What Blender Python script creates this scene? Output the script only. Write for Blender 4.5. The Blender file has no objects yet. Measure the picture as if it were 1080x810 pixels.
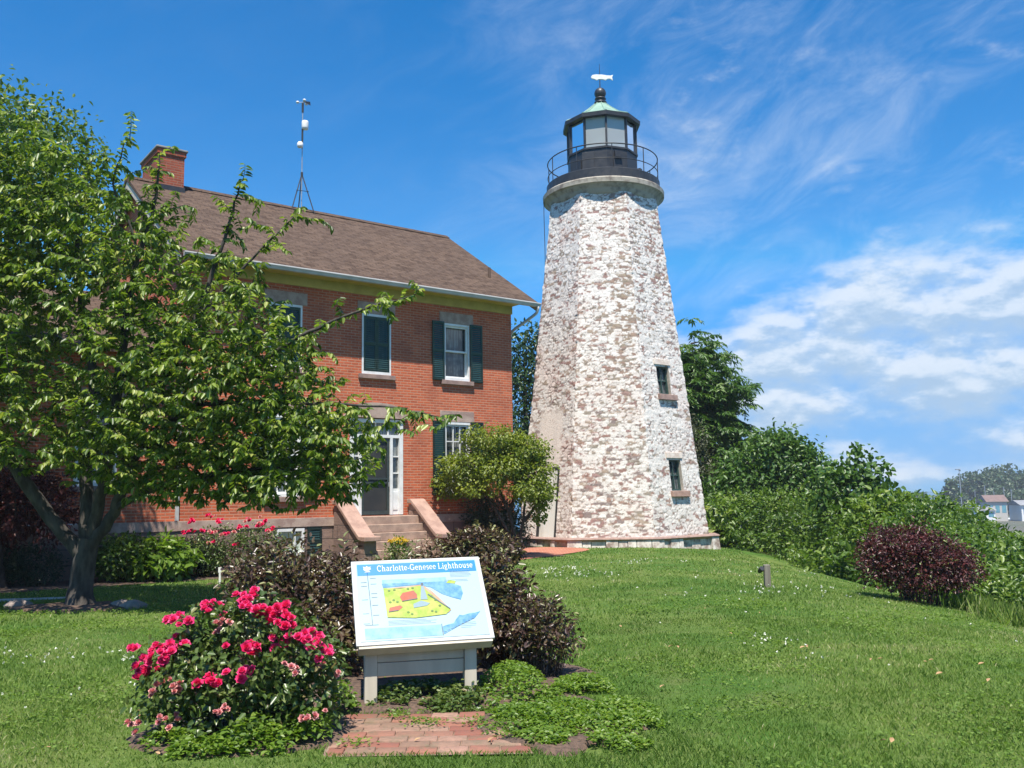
import bpy, math, random
import numpy as np
from mathutils import Vector, Matrix

R = math.radians
rng = np.random.default_rng(7)
random.seed(7)
scene = bpy.context.scene
COL = scene.collection

# ------------------------------------------------------------------ camera
EYE = 1.65
PITCH, ROLL = math.atan(120 / 960), 0.0157
cam_d = bpy.data.cameras.new('camera')
cam_d.lens = 32.0
cam_d.sensor_width = 36.0
cam_d.clip_start = 0.1
cam_d.clip_end = 60000
cam = bpy.data.objects.new('camera', cam_d)
COL.objects.link(cam)
_r = Vector((1, 0, 0)); _u = Vector((0, -math.sin(PITCH), math.cos(PITCH))); _f = Vector((0, math.cos(PITCH), math.sin(PITCH)))
_cx = _r * math.cos(ROLL) - _u * math.sin(ROLL); _cy = _r * math.sin(ROLL) + _u * math.cos(ROLL)
m = Matrix.Identity(4)
for i in range(3):
    m[i][0] = _cx[i]; m[i][1] = _cy[i]; m[i][2] = -_f[i]
m[2][3] = EYE
cam.matrix_world = m
scene.camera = cam

# ------------------------------------------------------------------ sun, sky, exposure
SUN_EL = R(65); SUN_H = Vector((-0.02, -1.0, 0)).normalized()
TO_SUN = Vector((SUN_H.x * math.cos(SUN_EL), SUN_H.y * math.cos(SUN_EL), math.sin(SUN_EL)))
sd = bpy.data.lights.new('sun', 'SUN'); sd.energy = 5.0; sd.angle = R(0.5); sd.color = (1, 0.94, 0.84)
so = bpy.data.objects.new('sun', sd); COL.objects.link(so)
so.rotation_euler = TO_SUN.to_track_quat('Z', 'Y').to_euler(); so.location = (0, -10, 30)
scene.view_settings.view_transform = 'Standard'
scene.view_settings.look = 'None'
scene.view_settings.exposure = 0.76
scene.view_settings.gamma = 1.0
scene.view_settings.use_curve_mapping = False
scene.render.film_transparent = False

world = bpy.data.worlds.new("World"); scene.world = world; world.use_nodes = True


class NT:
    """small helper for building node trees"""
    def __init__(s, tree):
        s.t = tree; s.n = tree.nodes; s.l = tree.links

    def node(s, typ, ins=None, **props):
        nd = s.n.new(typ)
        for k, v in props.items():
            setattr(nd, k, v)
        for k, v in (ins or {}).items():
            s.set(nd.inputs[k], v)
        return nd

    def set(s, sock, v):
        if isinstance(v, bpy.types.NodeSocket):
            s.l.new(v, sock)
        elif isinstance(v, bpy.types.Node):
            s.l.new(v.outputs[0], sock)
        else:
            if hasattr(sock, 'default_value') and sock.type == 'RGBA' and len(v) == 3:
                v = (*v, 1)
            sock.default_value = v

    def math(s, op, a, b=0.0, c=0.0, clamp=False):
        nd = s.n.new('ShaderNodeMath'); nd.operation = op; nd.use_clamp = clamp
        s.set(nd.inputs[0], a); s.set(nd.inputs[1], b); s.set(nd.inputs[2], c)
        return nd.outputs[0]

    def mix(s, f, a, b, blend='MIX'):
        nd = s.n.new('ShaderNodeMix'); nd.data_type = 'RGBA'; nd.blend_type = blend
        s.set(nd.inputs[0], f); s.set(nd.inputs[6], a); s.set(nd.inputs[7], b)
        return nd.outputs[2]

    def noise(s, vec, scale, detail=4, rough=0.55, dist=0.0, dim='3D'):
        nd = s.node('ShaderNodeTexNoise', {'Scale': scale, 'Detail': detail, 'Roughness': rough, 'Distortion': dist})
        nd.noise_dimensions = dim
        if vec is not None:
            s.set(nd.inputs['Vector'], vec)
        return nd.outputs['Fac']

    def ramp(s, f, stops, interp='LINEAR'):
        nd = s.n.new('ShaderNodeValToRGB'); nd.color_ramp.interpolation = interp
        e = nd.color_ramp.elements
        while len(e) < len(stops):
            e.new(0.5)
        for el, (p, c) in zip(e, stops):
            el.position = p; el.color = (*c, 1) if len(c) == 3 else c
        s.set(nd.inputs[0], f)
        return nd.outputs[0]

    def smooth(s, v, lo, hi, a=0.0, b=1.0):
        nd = s.n.new('ShaderNodeMapRange'); nd.interpolation_type = 'SMOOTHSTEP'
        for i, x in enumerate((v, lo, hi, a, b)):
            s.set(nd.inputs[i], x)
        return nd.outputs[0]

    def xyz(s, x, y, z=0.0):
        nd = s.n.new('ShaderNodeCombineXYZ')
        s.set(nd.inputs[0], x); s.set(nd.inputs[1], y); s.set(nd.inputs[2], z)
        return nd.outputs[0]


def build_world():
    t = NT(world.node_tree); t.n.clear()
    sky = t.node('ShaderNodeTexSky', sky_type='NISHITA')
    sky.sun_disc = False
    sky.sun_elevation = SUN_EL
    sky.sun_rotation = math.atan2(SUN_H.x, SUN_H.y)
    sky.altitude = 100; sky.air_density = 1.0; sky.dust_density = 0.3; sky.ozone_density = 3.0
    hs = t.node('ShaderNodeHueSaturation', {'Saturation': 1.40, 'Value': 1.95, 'Color': sky.outputs[0]})
    clampn = t.n.new('ShaderNodeVectorMath'); clampn.operation = 'MINIMUM'
    t.set(clampn.inputs[0], hs.outputs[0]); clampn.inputs[1].default_value = (0.9, 4.5, 11.0)
    tc = t.node('ShaderNodeTexCoord')
    sp = t.node('ShaderNodeSeparateXYZ', {0: tc.outputs['Generated']})
    X, Y, Z = sp.outputs
    az = t.math('ARCTAN2', X, Y)
    el = t.math('ARCSINE', Z)
    # high thin streaks, drawn out along a slanting direction
    ca, sa = math.cos(R(19)), math.sin(R(19))
    u = t.math('ADD', t.math('MULTIPLY', az, ca), t.math('MULTIPLY', el, sa))
    v = t.math('SUBTRACT', t.math('MULTIPLY', el, ca), t.math('MULTIPLY', az, sa))
    wv = t.noise(t.xyz(t.math('MULTIPLY', u, 3.0), t.math('MULTIPLY', v, 3.0), 3.1), 1.0, 3)
    vv = t.math('ADD', v, t.math('MULTIPLY', wv, 0.10))
    st = t.noise(t.xyz(t.math('MULTIPLY', u, 8.0), t.math('MULTIPLY', vv, 19.0), 0.7), 1.0, 9, 0.66, 0.5)
    big = t.noise(t.xyz(t.math('MULTIPLY', u, 2.2), t.math('MULTIPLY', vv, 5.5), 8.4), 1.0, 3, 0.5)
    side = t.smooth(az, -0.25, 0.30, 0.06, 1.15)
    cir = t.math('MULTIPLY', t.smooth(t.math('ADD', t.math('MULTIPLY', st, 0.55), t.math('MULTIPLY', big, 0.62)), 0.50, 0.95), side)
    cir = t.math('MULTIPLY', cir, t.smooth(el, 0.08, 0.2))
    cir = t.math('MULTIPLY', cir, t.smooth(Y, -0.1, 0.4))
    # heaped clouds low to the right
    def dens(de):
        e2 = t.math('ADD', el, de)
        vec = t.xyz(t.math('MULTIPLY', az, 12.0), t.math('MULTIPLY', e2, 24.0), 2.3)
        n1 = t.noise(vec, 1.0, 10, 0.57, 0.0)
        n2 = t.noise(t.xyz(t.math('MULTIPLY', az, 2.2), t.math('MULTIPLY', e2, 26.0), 1.9), 1.0, 3, 0.5)
        # the top of the bank rises from the tower to about 16 degrees at the right
        top = t.smooth(az, 0.10, 0.40, 0.145, 0.243)
        m1 = t.smooth(t.math('SUBTRACT', e2, top), -0.05, 0.03, 0.12, -0.30)
        m2 = t.smooth(e2, 0.02, 0.16, -0.16, 0.04)
        m3 = t.smooth(az, -0.05, 0.16, -0.35, 0.0)
        return t.math('ADD', t.math('ADD', t.math('ADD', n1, t.math('MULTIPLY', t.math('SUBTRACT', n2, 0.5), 0.30)), m1), t.math('ADD', m2, m3))
    d0 = dens(0.0)
    d1 = dens(0.012)
    cov = t.smooth(d0, 0.30, 0.72)
    lit = t.smooth(t.math('SUBTRACT', d0, d1), -0.08, 0.12)
    thick = t.smooth(d0, 0.55, 0.85)
    shade = t.math('ADD', t.math('MULTIPLY', lit, 0.80), t.math('MULTIPLY', t.math('SUBTRACT', 1.0, thick), 0.14), clamp=True)
    ccol = t.ramp(shade, [(0.0, (4.8, 6.3, 8.0)), (0.5, (6.9, 8.1, 9.3)), (1.0, (10.0, 10.4, 10.7))])
    haze = t.smooth(el, 0.0, 0.24, 0.8, 0.0)
    base = t.mix(haze, clampn.outputs[0], (3.0, 5.8, 9.3))
    c1 = t.mix(t.math('MULTIPLY', cir, 0.55), base, (8.6, 9.6, 10.8))
    c2 = t.mix(t.math('MULTIPLY', cov, 0.80), c1, ccol)
    bg = t.node('ShaderNodeBackground', {'Color': c2, 'Strength': 0.057})
    out = t.node('ShaderNodeOutputWorld', {'Surface': bg.outputs[0]})


build_world()

# ------------------------------------------------------------------ materials
MATS = {}


def mat(name, build=None, **kw):
    if name in MATS:
        return MATS[name]
    mt = bpy.data.materials.new(name); mt.use_nodes = True
    t = NT(mt.node_tree); t.n.clear()
    out = t.node('ShaderNodeOutputMaterial')
    b = t.node('ShaderNodeBsdfPrincipled')
    t.l.new(b.outputs[0], out.inputs['Surface'])
    tc = t.node('ShaderNodeTexCoord')
    (build or generic)(t, b, out, tc.outputs['Object'], **kw)
    MATS[name] = mt
    return mt


def bump(t, b, h, strength=0.5, dist=0.02):
    bp = t.node('ShaderNodeBump', {'Strength': strength, 'Distance': dist, 'Height': h})
    t.l.new(bp.outputs[0], b.inputs['Normal'])


def generic(t, b, out, co, c1=(.5, .5, .5), c2=None, scale=6.0, rough=.6, metal=0.0, bmp=0.0, spec=.5, bscale=None, streak=1.0, lo=.35, hi=.65):
    c2 = c2 or tuple(x * .75 for x in c1)
    v = co
    if streak != 1.0:
        mp = t.node('ShaderNodeMapping', {'Vector': co, 'Scale': (1, 1, streak)}); v = mp.outputs[0]
    n = t.noise(v, scale, 6, .6)
    t.set(b.inputs['Base Color'], t.mix(t.smooth(n, lo, hi), c1, c2))
    t.set(b.inputs['Roughness'], t.math('ADD', t.math('MULTIPLY', n, .25), rough - .12))
    b.inputs['Metallic'].default_value = metal
    b.inputs['Specular IOR Level'].default_value = spec
    if bmp:
        bump(t, b, t.noise(v, bscale or scale * 6, 5), bmp, .01)


def leafmat(t, b, out, co, stops, rough=.42, transl=.35, spec=.5, tcol=None):
    at = t.node('ShaderNodeAttribute', attribute_name='tint')
    c = t.ramp(at.outputs['Fac'], stops)
    t.set(b.inputs['Base Color'], c)
    b.inputs['Roughness'].default_value = rough
    b.inputs['Specular IOR Level'].default_value = spec
    tr = t.node('ShaderNodeBsdfTranslucent')
    t.set(tr.inputs['Color'], t.mix(1.0, c, tcol or (1.5, 1.6, .7), 'MULTIPLY'))
    ms = t.node('ShaderNodeMixShader', {0: transl, 1: b.outputs[0], 2: tr.outputs[0]})
    t.l.new(ms.outputs[0], out.inputs['Surface'])


def brickmat(t, b, out, co, w=.215, h=.072, c1=(.56, .130, .055), c2=(.38, .078, .036), mort=(.46, .25, .165), msize=.011, horizontal=False, bmp=.6):
    s = t.node('ShaderNodeSeparateXYZ', {0: co})
    wob = t.noise(co, 3.0, 3)
    if horizontal:
        vec = t.xyz(s.outputs[0], s.outputs[1])
    else:
        vec = t.xyz(t.math('ADD', s.outputs[0], s.outputs[1]), t.math('ADD', s.outputs[2], t.math('MULTIPLY', wob, .012)))
    br = t.node('ShaderNodeTexBrick', {'Vector': vec, 'Scale': 1.0, 'Mortar Size': msize, 'Mortar Smooth': .3, 'Bias': .0,
                                      'Brick Width': w, 'Row Height': h, 'Color1': c1, 'Color2': c2, 'Mortar': mort})
    n = t.noise(co, 1.3, 5)
    n2 = t.noise(co, 14, 4, .7)
    c = t.mix(t.smooth(n, .42, .72, 0, .45), br.outputs[0], (.24, .065, .04))
    n6 = t.noise(co, .35, 4)
    c = t.mix(t.smooth(n6, .5, .7, 0, .3), c, (.50, .20, .12))
    c = t.mix(t.smooth(n2, .45, .8, 0, .5), c, (.47, .19, .11))
    t.set(b.inputs['Base Color'], c)
    b.inputs['Roughness'].default_value = .85
    b.inputs['Specular IOR Level'].default_value = .2
    hgt = t.math('SUBTRACT', t.math('MULTIPLY', n2, .35), br.outputs['Fac'])
    bump(t, b, hgt, bmp, .012)


def shinglemat(t, b, out, co):
    s = t.node('ShaderNodeSeparateXYZ', {0: co})
    vec = t.xyz(s.outputs[0], t.math('MULTIPLY', s.outputs[1], 1.2))
    br = t.node('ShaderNodeTexBrick', {'Vector': vec, 'Scale': 1.0, 'Mortar Size': .012, 'Mortar Smooth': .4, 'Brick Width': .3, 'Row Height': .145,
                                      'Color1': (.118, .078, .056), 'Color2': (.058, .037, .027), 'Mortar': (.035, .025, .02)})
    n = t.noise(co, 5, 6, .7)
    n1 = t.noise(co, .5, 3)
    c = t.mix(t.smooth(n, .38, .66, 0, .6), br.outputs[0], (.140, .098, .074))
    c = t.mix(t.smooth(n1, .4, .7, 0, .22), c, (.07, .05, .042))
    t.set(b.inputs['Base Color'], c)
    b.inputs['Roughness'].default_value = .95
    b.inputs['Specular IOR Level'].default_value = .15
    bump(t, b, t.math('SUBTRACT', t.math('MULTIPLY', n, .4), br.outputs['Fac']), .7, .02)


def blockmat(t, b, out, co):
    s = t.node('ShaderNodeSeparateXYZ', {0: co})
    vec = t.xyz(t.math('ADD', s.outputs[0], s.outputs[1]), s.outputs[2])
    br = t.node('ShaderNodeTexBrick', {'Vector': vec, 'Scale': 1.0, 'Mortar Size': .014, 'Mortar Smooth': .3, 'Brick Width': .62, 'Row Height': .34,
                                      'Color1': (.27, .18, .14), 'Color2': (.19, .125, .10), 'Mortar': (.10, .075, .06)})
    n = t.noise(co, 7, 6, .7)
    t.set(b.inputs['Base Color'], t.mix(t.smooth(n, .35, .7, 0, .6), br.outputs[0], (.20, .135, .115)))
    b.inputs['Roughness'].default_value = .9
    bump(t, b, t.math('SUBTRACT', n, br.outputs['Fac']), .8, .03)


def towermat(t, b, out, co):
    at = t.node('ShaderNodeAttribute', attribute_name='Col')
    n = t.noise(co, 22, 6, .7)
    n2 = t.noise(co, 3.0, 5, .65)
    c = t.mix(t.smooth(n, .46, .72, 0, .45), at.outputs['Color'], (.36, .25, .21))
    c = t.mix(t.smooth(n2, .5, .75, 0, .18), c, (.50, .38, .34))
    n4 = t.noise(co, 9, 6, .75)
    c = t.mix(t.smooth(n4, .56, .64, 0, .55), c, (.27, .20, .17))
    t.set(b.inputs['Base Color'], c)
    b.inputs['Roughness'].default_value = .9
    b.inputs['Specular IOR Level'].default_value = .2
    bump(t, b, n, .55, .03)


def lawnmat(t, b, out, co):
    n = t.noise(co, .45, 4)
    n2 = t.noise(co, 9, 6, .7)
    n3 = t.noise(co, 60, 3, .7)
    nb = t.noise(co, 1.7, 5, .6)
    c = t.mix(t.smooth(n, .38, .64), (.070, .155, .025), (.165, .222, .055))
    c = t.mix(t.smooth(nb, .5, .68, 0, .55), c, (.19, .20, .075))
    c = t.mix(t.smooth(n2, .4, .7, 0, .6), c, (.075, .135, .026))
    c = t.mix(t.smooth(n3, .4, .7, 0, .5), c, (.055, .085, .022))
    t.set(b.inputs['Base Color'], c)
    b.inputs['Roughness'].default_value = .95
    b.inputs['Specular IOR Level'].default_value = .1
    bump(t, b, t.math('ADD', n3, n2), .9, .03)


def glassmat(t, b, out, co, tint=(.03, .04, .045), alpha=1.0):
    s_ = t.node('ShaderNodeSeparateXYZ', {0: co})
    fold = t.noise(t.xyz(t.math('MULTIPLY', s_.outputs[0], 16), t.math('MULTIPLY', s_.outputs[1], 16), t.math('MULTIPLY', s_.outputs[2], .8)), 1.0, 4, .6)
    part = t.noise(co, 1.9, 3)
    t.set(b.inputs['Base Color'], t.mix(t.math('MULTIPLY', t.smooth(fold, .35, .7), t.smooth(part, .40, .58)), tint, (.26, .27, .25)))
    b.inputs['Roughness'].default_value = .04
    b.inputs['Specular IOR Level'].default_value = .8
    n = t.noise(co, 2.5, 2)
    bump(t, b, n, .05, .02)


def lampglass(t, b, out, co):
    tr = t.node('ShaderNodeBsdfTransparent', {'Color': (.90, .94, .93)})
    gl = t.node('ShaderNodeBsdfGlossy', {'Roughness': .05, 'Color': (1, 1, 1)})
    dd = t.node('ShaderNodeBsdfDiffuse', {'Color': (.80, .83, .80)})
    dt = t.node('ShaderNodeBsdfTranslucent', {'Color': (.80, .83, .80)})
    df = t.node('ShaderNodeMixShader', {0: .5, 1: dd.outputs[0], 2: dt.outputs[0]})
    m1 = t.node('ShaderNodeMixShader', {0: .72, 1: tr.outputs[0], 2: df.outputs[0]})
    fr = t.node('ShaderNodeFresnel', {'IOR': 1.5})
    m2 = t.node('ShaderNodeMixShader', {0: fr.outputs[0], 1: m1.outputs[0], 2: gl.outputs[0]})
    t.l.new(m2.outputs[0], out.inputs['Surface'])


def pavermat(t, b, out, co):
    at = t.node('ShaderNodeAttribute', attribute_name='tint')
    n = t.noise(co, 30, 5, .7)
    c = t.ramp(at.outputs['Fac'], [(0, (.22, .075, .05)), (.4, (.29, .115, .075)), (.7, (.22, .135, .09)), (1, (.34, .19, .135))])
    c = t.mix(t.smooth(n, .4, .7, 0, .5), c, (.13, .085, .06))
    n5 = t.noise(co, 5, 5, .7)
    c = t.mix(t.smooth(n5, .5, .68, 0, .6), c, (.12, .11, .06))
    t.set(b.inputs['Base Color'], c); b.inputs['Roughness'].default_value = .9
    bump(t, b, n, .5, .008)


def watermat(t, b, out, co):
    t.set(b.inputs['Base Color'], (.03, .10, .17)); b.inputs['Roughness'].default_value = .25
    bump(t, b, t.noise(co, .4, 4), .3, .3)


def louvermat(t, b, out, co, c=(.018, .060, .056)):
    s = t.node('ShaderNodeSeparateXYZ', {0: co})
    w = t.math('FRACT', t.math('MULTIPLY', s.outputs[2], 18.0))
    n = t.noise(co, 9, 4)
    t.set(b.inputs['Base Color'], t.mix(t.smooth(n, .4, .7, 0, .4), c, tuple(x * 1.7 for x in c)))
    b.inputs['Roughness'].default_value = .55
    bump(t, b, w, .8, .025)


LV = dict(build=leafmat)
M = dict(
    brick=mat('red_brick', brickmat), shingle=mat('brown_shingle', shinglemat), block=mat('brown_stone_block', blockmat),
    band=mat('sandstone', c1=(.42, .31, .25), c2=(.30, .20, .165), scale=5, rough=.9, bmp=.5),
    sill=mat('brown_stone_sill', c1=(.33, .22, .18), c2=(.23, .15, .13), scale=6, rough=.9, bmp=.5),
    white=mat('white_paint', c1=(.74, .74, .72), c2=(.64, .63, .60), scale=5, rough=.5),
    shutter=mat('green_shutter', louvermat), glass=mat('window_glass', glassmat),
    doorscreen=mat('dark_screen', c1=(.022, .022, .022), c2=(.035, .033, .03), rough=.5, scale=2),
    ochre=mat('ochre_paint', c1=(.50, .40, .10), c2=(.42, .33, .08), scale=3, rough=.6),
    gutter=mat('grey_gutter', c1=(.48, .47, .45), c2=(.40, .39, .37), scale=3, rough=.4),
    step=mat('pink_sandstone', c1=(.40, .275, .205), c2=(.28, .19, .145), scale=4, rough=.9, bmp=.5),
    coping=mat('brown_sandstone', c1=(.39, .25, .195), c2=(.29, .18, .14), scale=4, rough=.85, bmp=.4),
    cement=mat('grey_cement', c1=(.5, .48, .44), c2=(.38, .36, .33), scale=6, rough=.9, bmp=.4),
    tower=mat('whitewashed_stone', towermat),
    cornice=mat('weathered_stone', c1=(.50, .45, .38), c2=(.30, .26, .21), scale=4, rough=.9, bmp=.7),
    black=mat('black_iron', c1=(.022, .023, .026), c2=(.035, .035, .037), scale=5, rough=.45),
    copper=mat('verdigris_copper', c1=(.24, .37, .29), c2=(.17, .28, .22), scale=3, rough=.6, streak=.3),
    lampglass=mat('lantern_glass', lampglass), 
    oldwhite=mat('worn_white_paint', c1=(.68, .68, .62), c2=(.48, .46, .40), scale=3, rough=.6, streak=.15, lo=.45, hi=.7),
    steel=mat('galvanised_steel', c1=(.45, .46, .47), c2=(.32, .33, .34), rough=.4, metal=.6),
    wood=mat('grey_painted_wood', c1=(.56, .50, .40), c2=(.45, .40, .32), scale=4, rough=.7, streak=.12, bmp=.2),
    oldwood=mat('weathered_wood', c1=(.26, .24, .19), c2=(.16, .14, .11), scale=9, rough=.9, streak=.1, bmp=.5),
    signwhite=mat('sign_white', c1=(.50, .50, .485), c2=(.46, .46, .445), scale=3, rough=.5),
    poster=mat('poster_paper', c1=(.33, .455, .49), c2=(.31, .43, .465), scale=2, rough=.25),
    blue=mat('banner_blue', c1=(.012, .19, .45), c2=(.012, .17, .42), scale=2, rough=.3),
    water_ink=mat('ink_water_blue', c1=(.06, .20, .38), c2=(.13, .30, .44), scale=14, rough=.3),
    pale_ink=mat('ink_pale_blue', c1=(.15, .31, .44), c2=(.20, .36, .46), scale=9, rough=.3),
    green_ink=mat('ink_green', c1=(.23, .33, .035), c2=(.34, .38, .06), scale=14, rough=.3),
    red_ink=mat('ink_red', c1=(.38, .085, .04), c2=(.28, .07, .04), scale=10, rough=.3),
    sand_ink=mat('ink_sand', c1=(.38, .22, .13), c2=(.34, .27, .19), scale=10, rough=.3),
    grey_ink=mat('ink_grey', c1=(.07, .10, .12), c2=(.10, .13, .15), scale=10, rough=.3),
    faint_ink=mat('ink_faint', c1=(.20, .28, .31), c2=(.18, .26, .29), scale=10, rough=.3),
    bark=mat('grey_bark', c1=(.075, .064, .054), c2=(.032, .027, .022), scale=9, rough=.95, bmp=.9, bscale=30, streak=.35),
    darkbark=mat('dark_bark', c1=(.075, .055, .045), c2=(.045, .035, .03), scale=9, rough=.95, bmp=.6),
    lawn=mat('lawn', lawnmat),
    mulch=mat('bark_mulch', c1=(.135, .085, .058), c2=(.06, .04, .03), scale=30, rough=1, bmp=1.0, bscale=60),
    dirt=mat('dry_soil', c1=(.27, .19, .135), c2=(.16, .11, .08), scale=18, rough=1, bmp=1.0, bscale=50),
    path=mat('red_path_brick', brickmat, w=.21, h=.105, c1=(.40, .15, .09), c2=(.32, .12, .075), mort=(.42, .24, .17), horizontal=True, bmp=.3),
    paver=mat('red_paver', pavermat), lake=mat('lake_water', watermat),
    rock=mat('field_rock', c1=(.32, .25, .21), c2=(.20, .16, .14), scale=7, rough=.95, bmp=.6),
    cherry=mat('cherry_leaf', build=leafmat, stops=[(0, (.042, .084, .011)), (.4, (.108, .176, .021)), (.8, (.235, .305, .047)), (1, (.34, .37, .10))], transl=.38, rough=.40, spec=.5),
    back=mat('back_tree_leaf', build=leafmat, stops=[(0, (.050, .095, .015)), (.6, (.105, .175, .026)), (1, (.19, .25, .055))], transl=.3),
    ash=mat('ash_leaf', build=leafmat, stops=[(0, (.040, .095, .015)), (.6, (.078, .155, .026)), (1, (.15, .23, .045))], transl=.3),
    dark=mat('dark_leaf', build=leafmat, stops=[(0, (.020, .050, .014)), (.6, (.034, .080, .020)), (1, (.07, .125, .03))], transl=.2),
    jap=mat('green_maple_leaf', build=leafmat, stops=[(0, (.10, .145, .018)), (.6, (.19, .235, .030)), (1, (.29, .31, .05))], transl=.4),
    redmaple=mat('red_maple_leaf', build=leafmat, stops=[(0, (.05, .012, .012)), (.6, (.09, .022, .018)), (1, (.16, .05, .03))], transl=.3, tcol=(1.6, .8, .7)),
    barb=mat('barberry_leaf', build=leafmat, stops=[(0, (.040, .014, .014)), (.55, (.075, .022, .021)), (.84, (.145, .034, .028)), (.90, (.10, .13, .03)), (1, (.14, .19, .04))], transl=.22, tcol=(1.5, .8, .8)),
    bronze=mat('bronze_leaf', build=leafmat, stops=[(0, (.036, .020, .017)), (.36, (.080, .042, .030)), (.62, (.12, .088, .038)), (.84, (.135, .155, .048)), (1, (.28, .28, .12))], transl=.2, rough=.33, spec=.6, tcol=(1.3, 1.1, .8)),
    wild=mat('wild_leaf', build=leafmat, stops=[(0, (.036, .080, .013)), (.45, (.085, .155, .020)), (.85, (.17, .245, .036)), (1, (.30, .34, .11))], transl=.35),
    rosele=mat('rose_leaf', build=leafmat, stops=[(0, (.040, .075, .018)), (.55, (.085, .135, .030)), (.9, (.17, .205, .06)), (1, (.22, .18, .08))], transl=.25, rough=.35),
    lime=mat('lime_leaf', build=leafmat, stops=[(0, (.075, .145, .018)), (.6, (.135, .225, .026)), (1, (.25, .33, .06))], transl=.4),
    hedge=mat('yew_leaf', build=leafmat, stops=[(0, (.014, .030, .013)), (.7, (.025, .05, .018)), (1, (.05, .085, .025))], transl=.15),
    pink=mat('pink_petal', build=leafmat, stops=[(0, (.66, .022, .14)), (.5, (.84, .05, .24)), (.85, (.88, .18, .38)), (1, (.86, .45, .52))], transl=.35, tcol=(1.2, .7, .9), rough=.5),
    redp=mat('red_petal', build=leafmat, stops=[(0, (.60, .008, .03)), (.6, (.78, .02, .06)), (1, (.85, .10, .14))], transl=.35, tcol=(1.2, .6, .7), rough=.5),
    yellow=mat('yellow_petal', build=leafmat, stops=[(0, (.65, .42, .02)), (1, (.80, .58, .05))], transl=.3),
    grass=mat('grass_blade', build=leafmat, stops=[(0, (.080, .146, .024)), (.40, (.140, .226, .039)), (.70, (.225, .30, .072)), (.92, (.32, .33, .14)), (1, (.46, .42, .24))], transl=.38, rough=.55, spec=.3),
    clover=mat('clover_white', c1=(.72, .72, .62), c2=(.60, .62, .48), rough=.8),
    tan=mat('dead_leaf', c1=(.40, .25, .12), c2=(.28, .16, .08), scale=20, rough=.8),
    far=mat('far_leaf', build=leafmat, stops=[(0, (.035, .065, .025)), (.6, (.055, .095, .035)), (1, (.08, .125, .045))], transl=.25),
    roofgrey=mat('grey_roof', c1=(.28, .28, .28), c2=(.20, .20, .21), scale=.5),
    hull=mat('white_hull', c1=(.75, .75, .75), c2=(.68, .68, .69), rough=.3),
    rust=mat('rust_red', c1=(.20, .13, .11), c2=(.15, .10, .085), scale=1),
    asphalt=mat('asphalt', c1=(.05, .05, .052), c2=(.065, .063, .06), scale=1),
    bluepaint=mat('teal_glass', c1=(.12, .30, .36), c2=(.08, .22, .28), scale=1, rough=.2),
)


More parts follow.
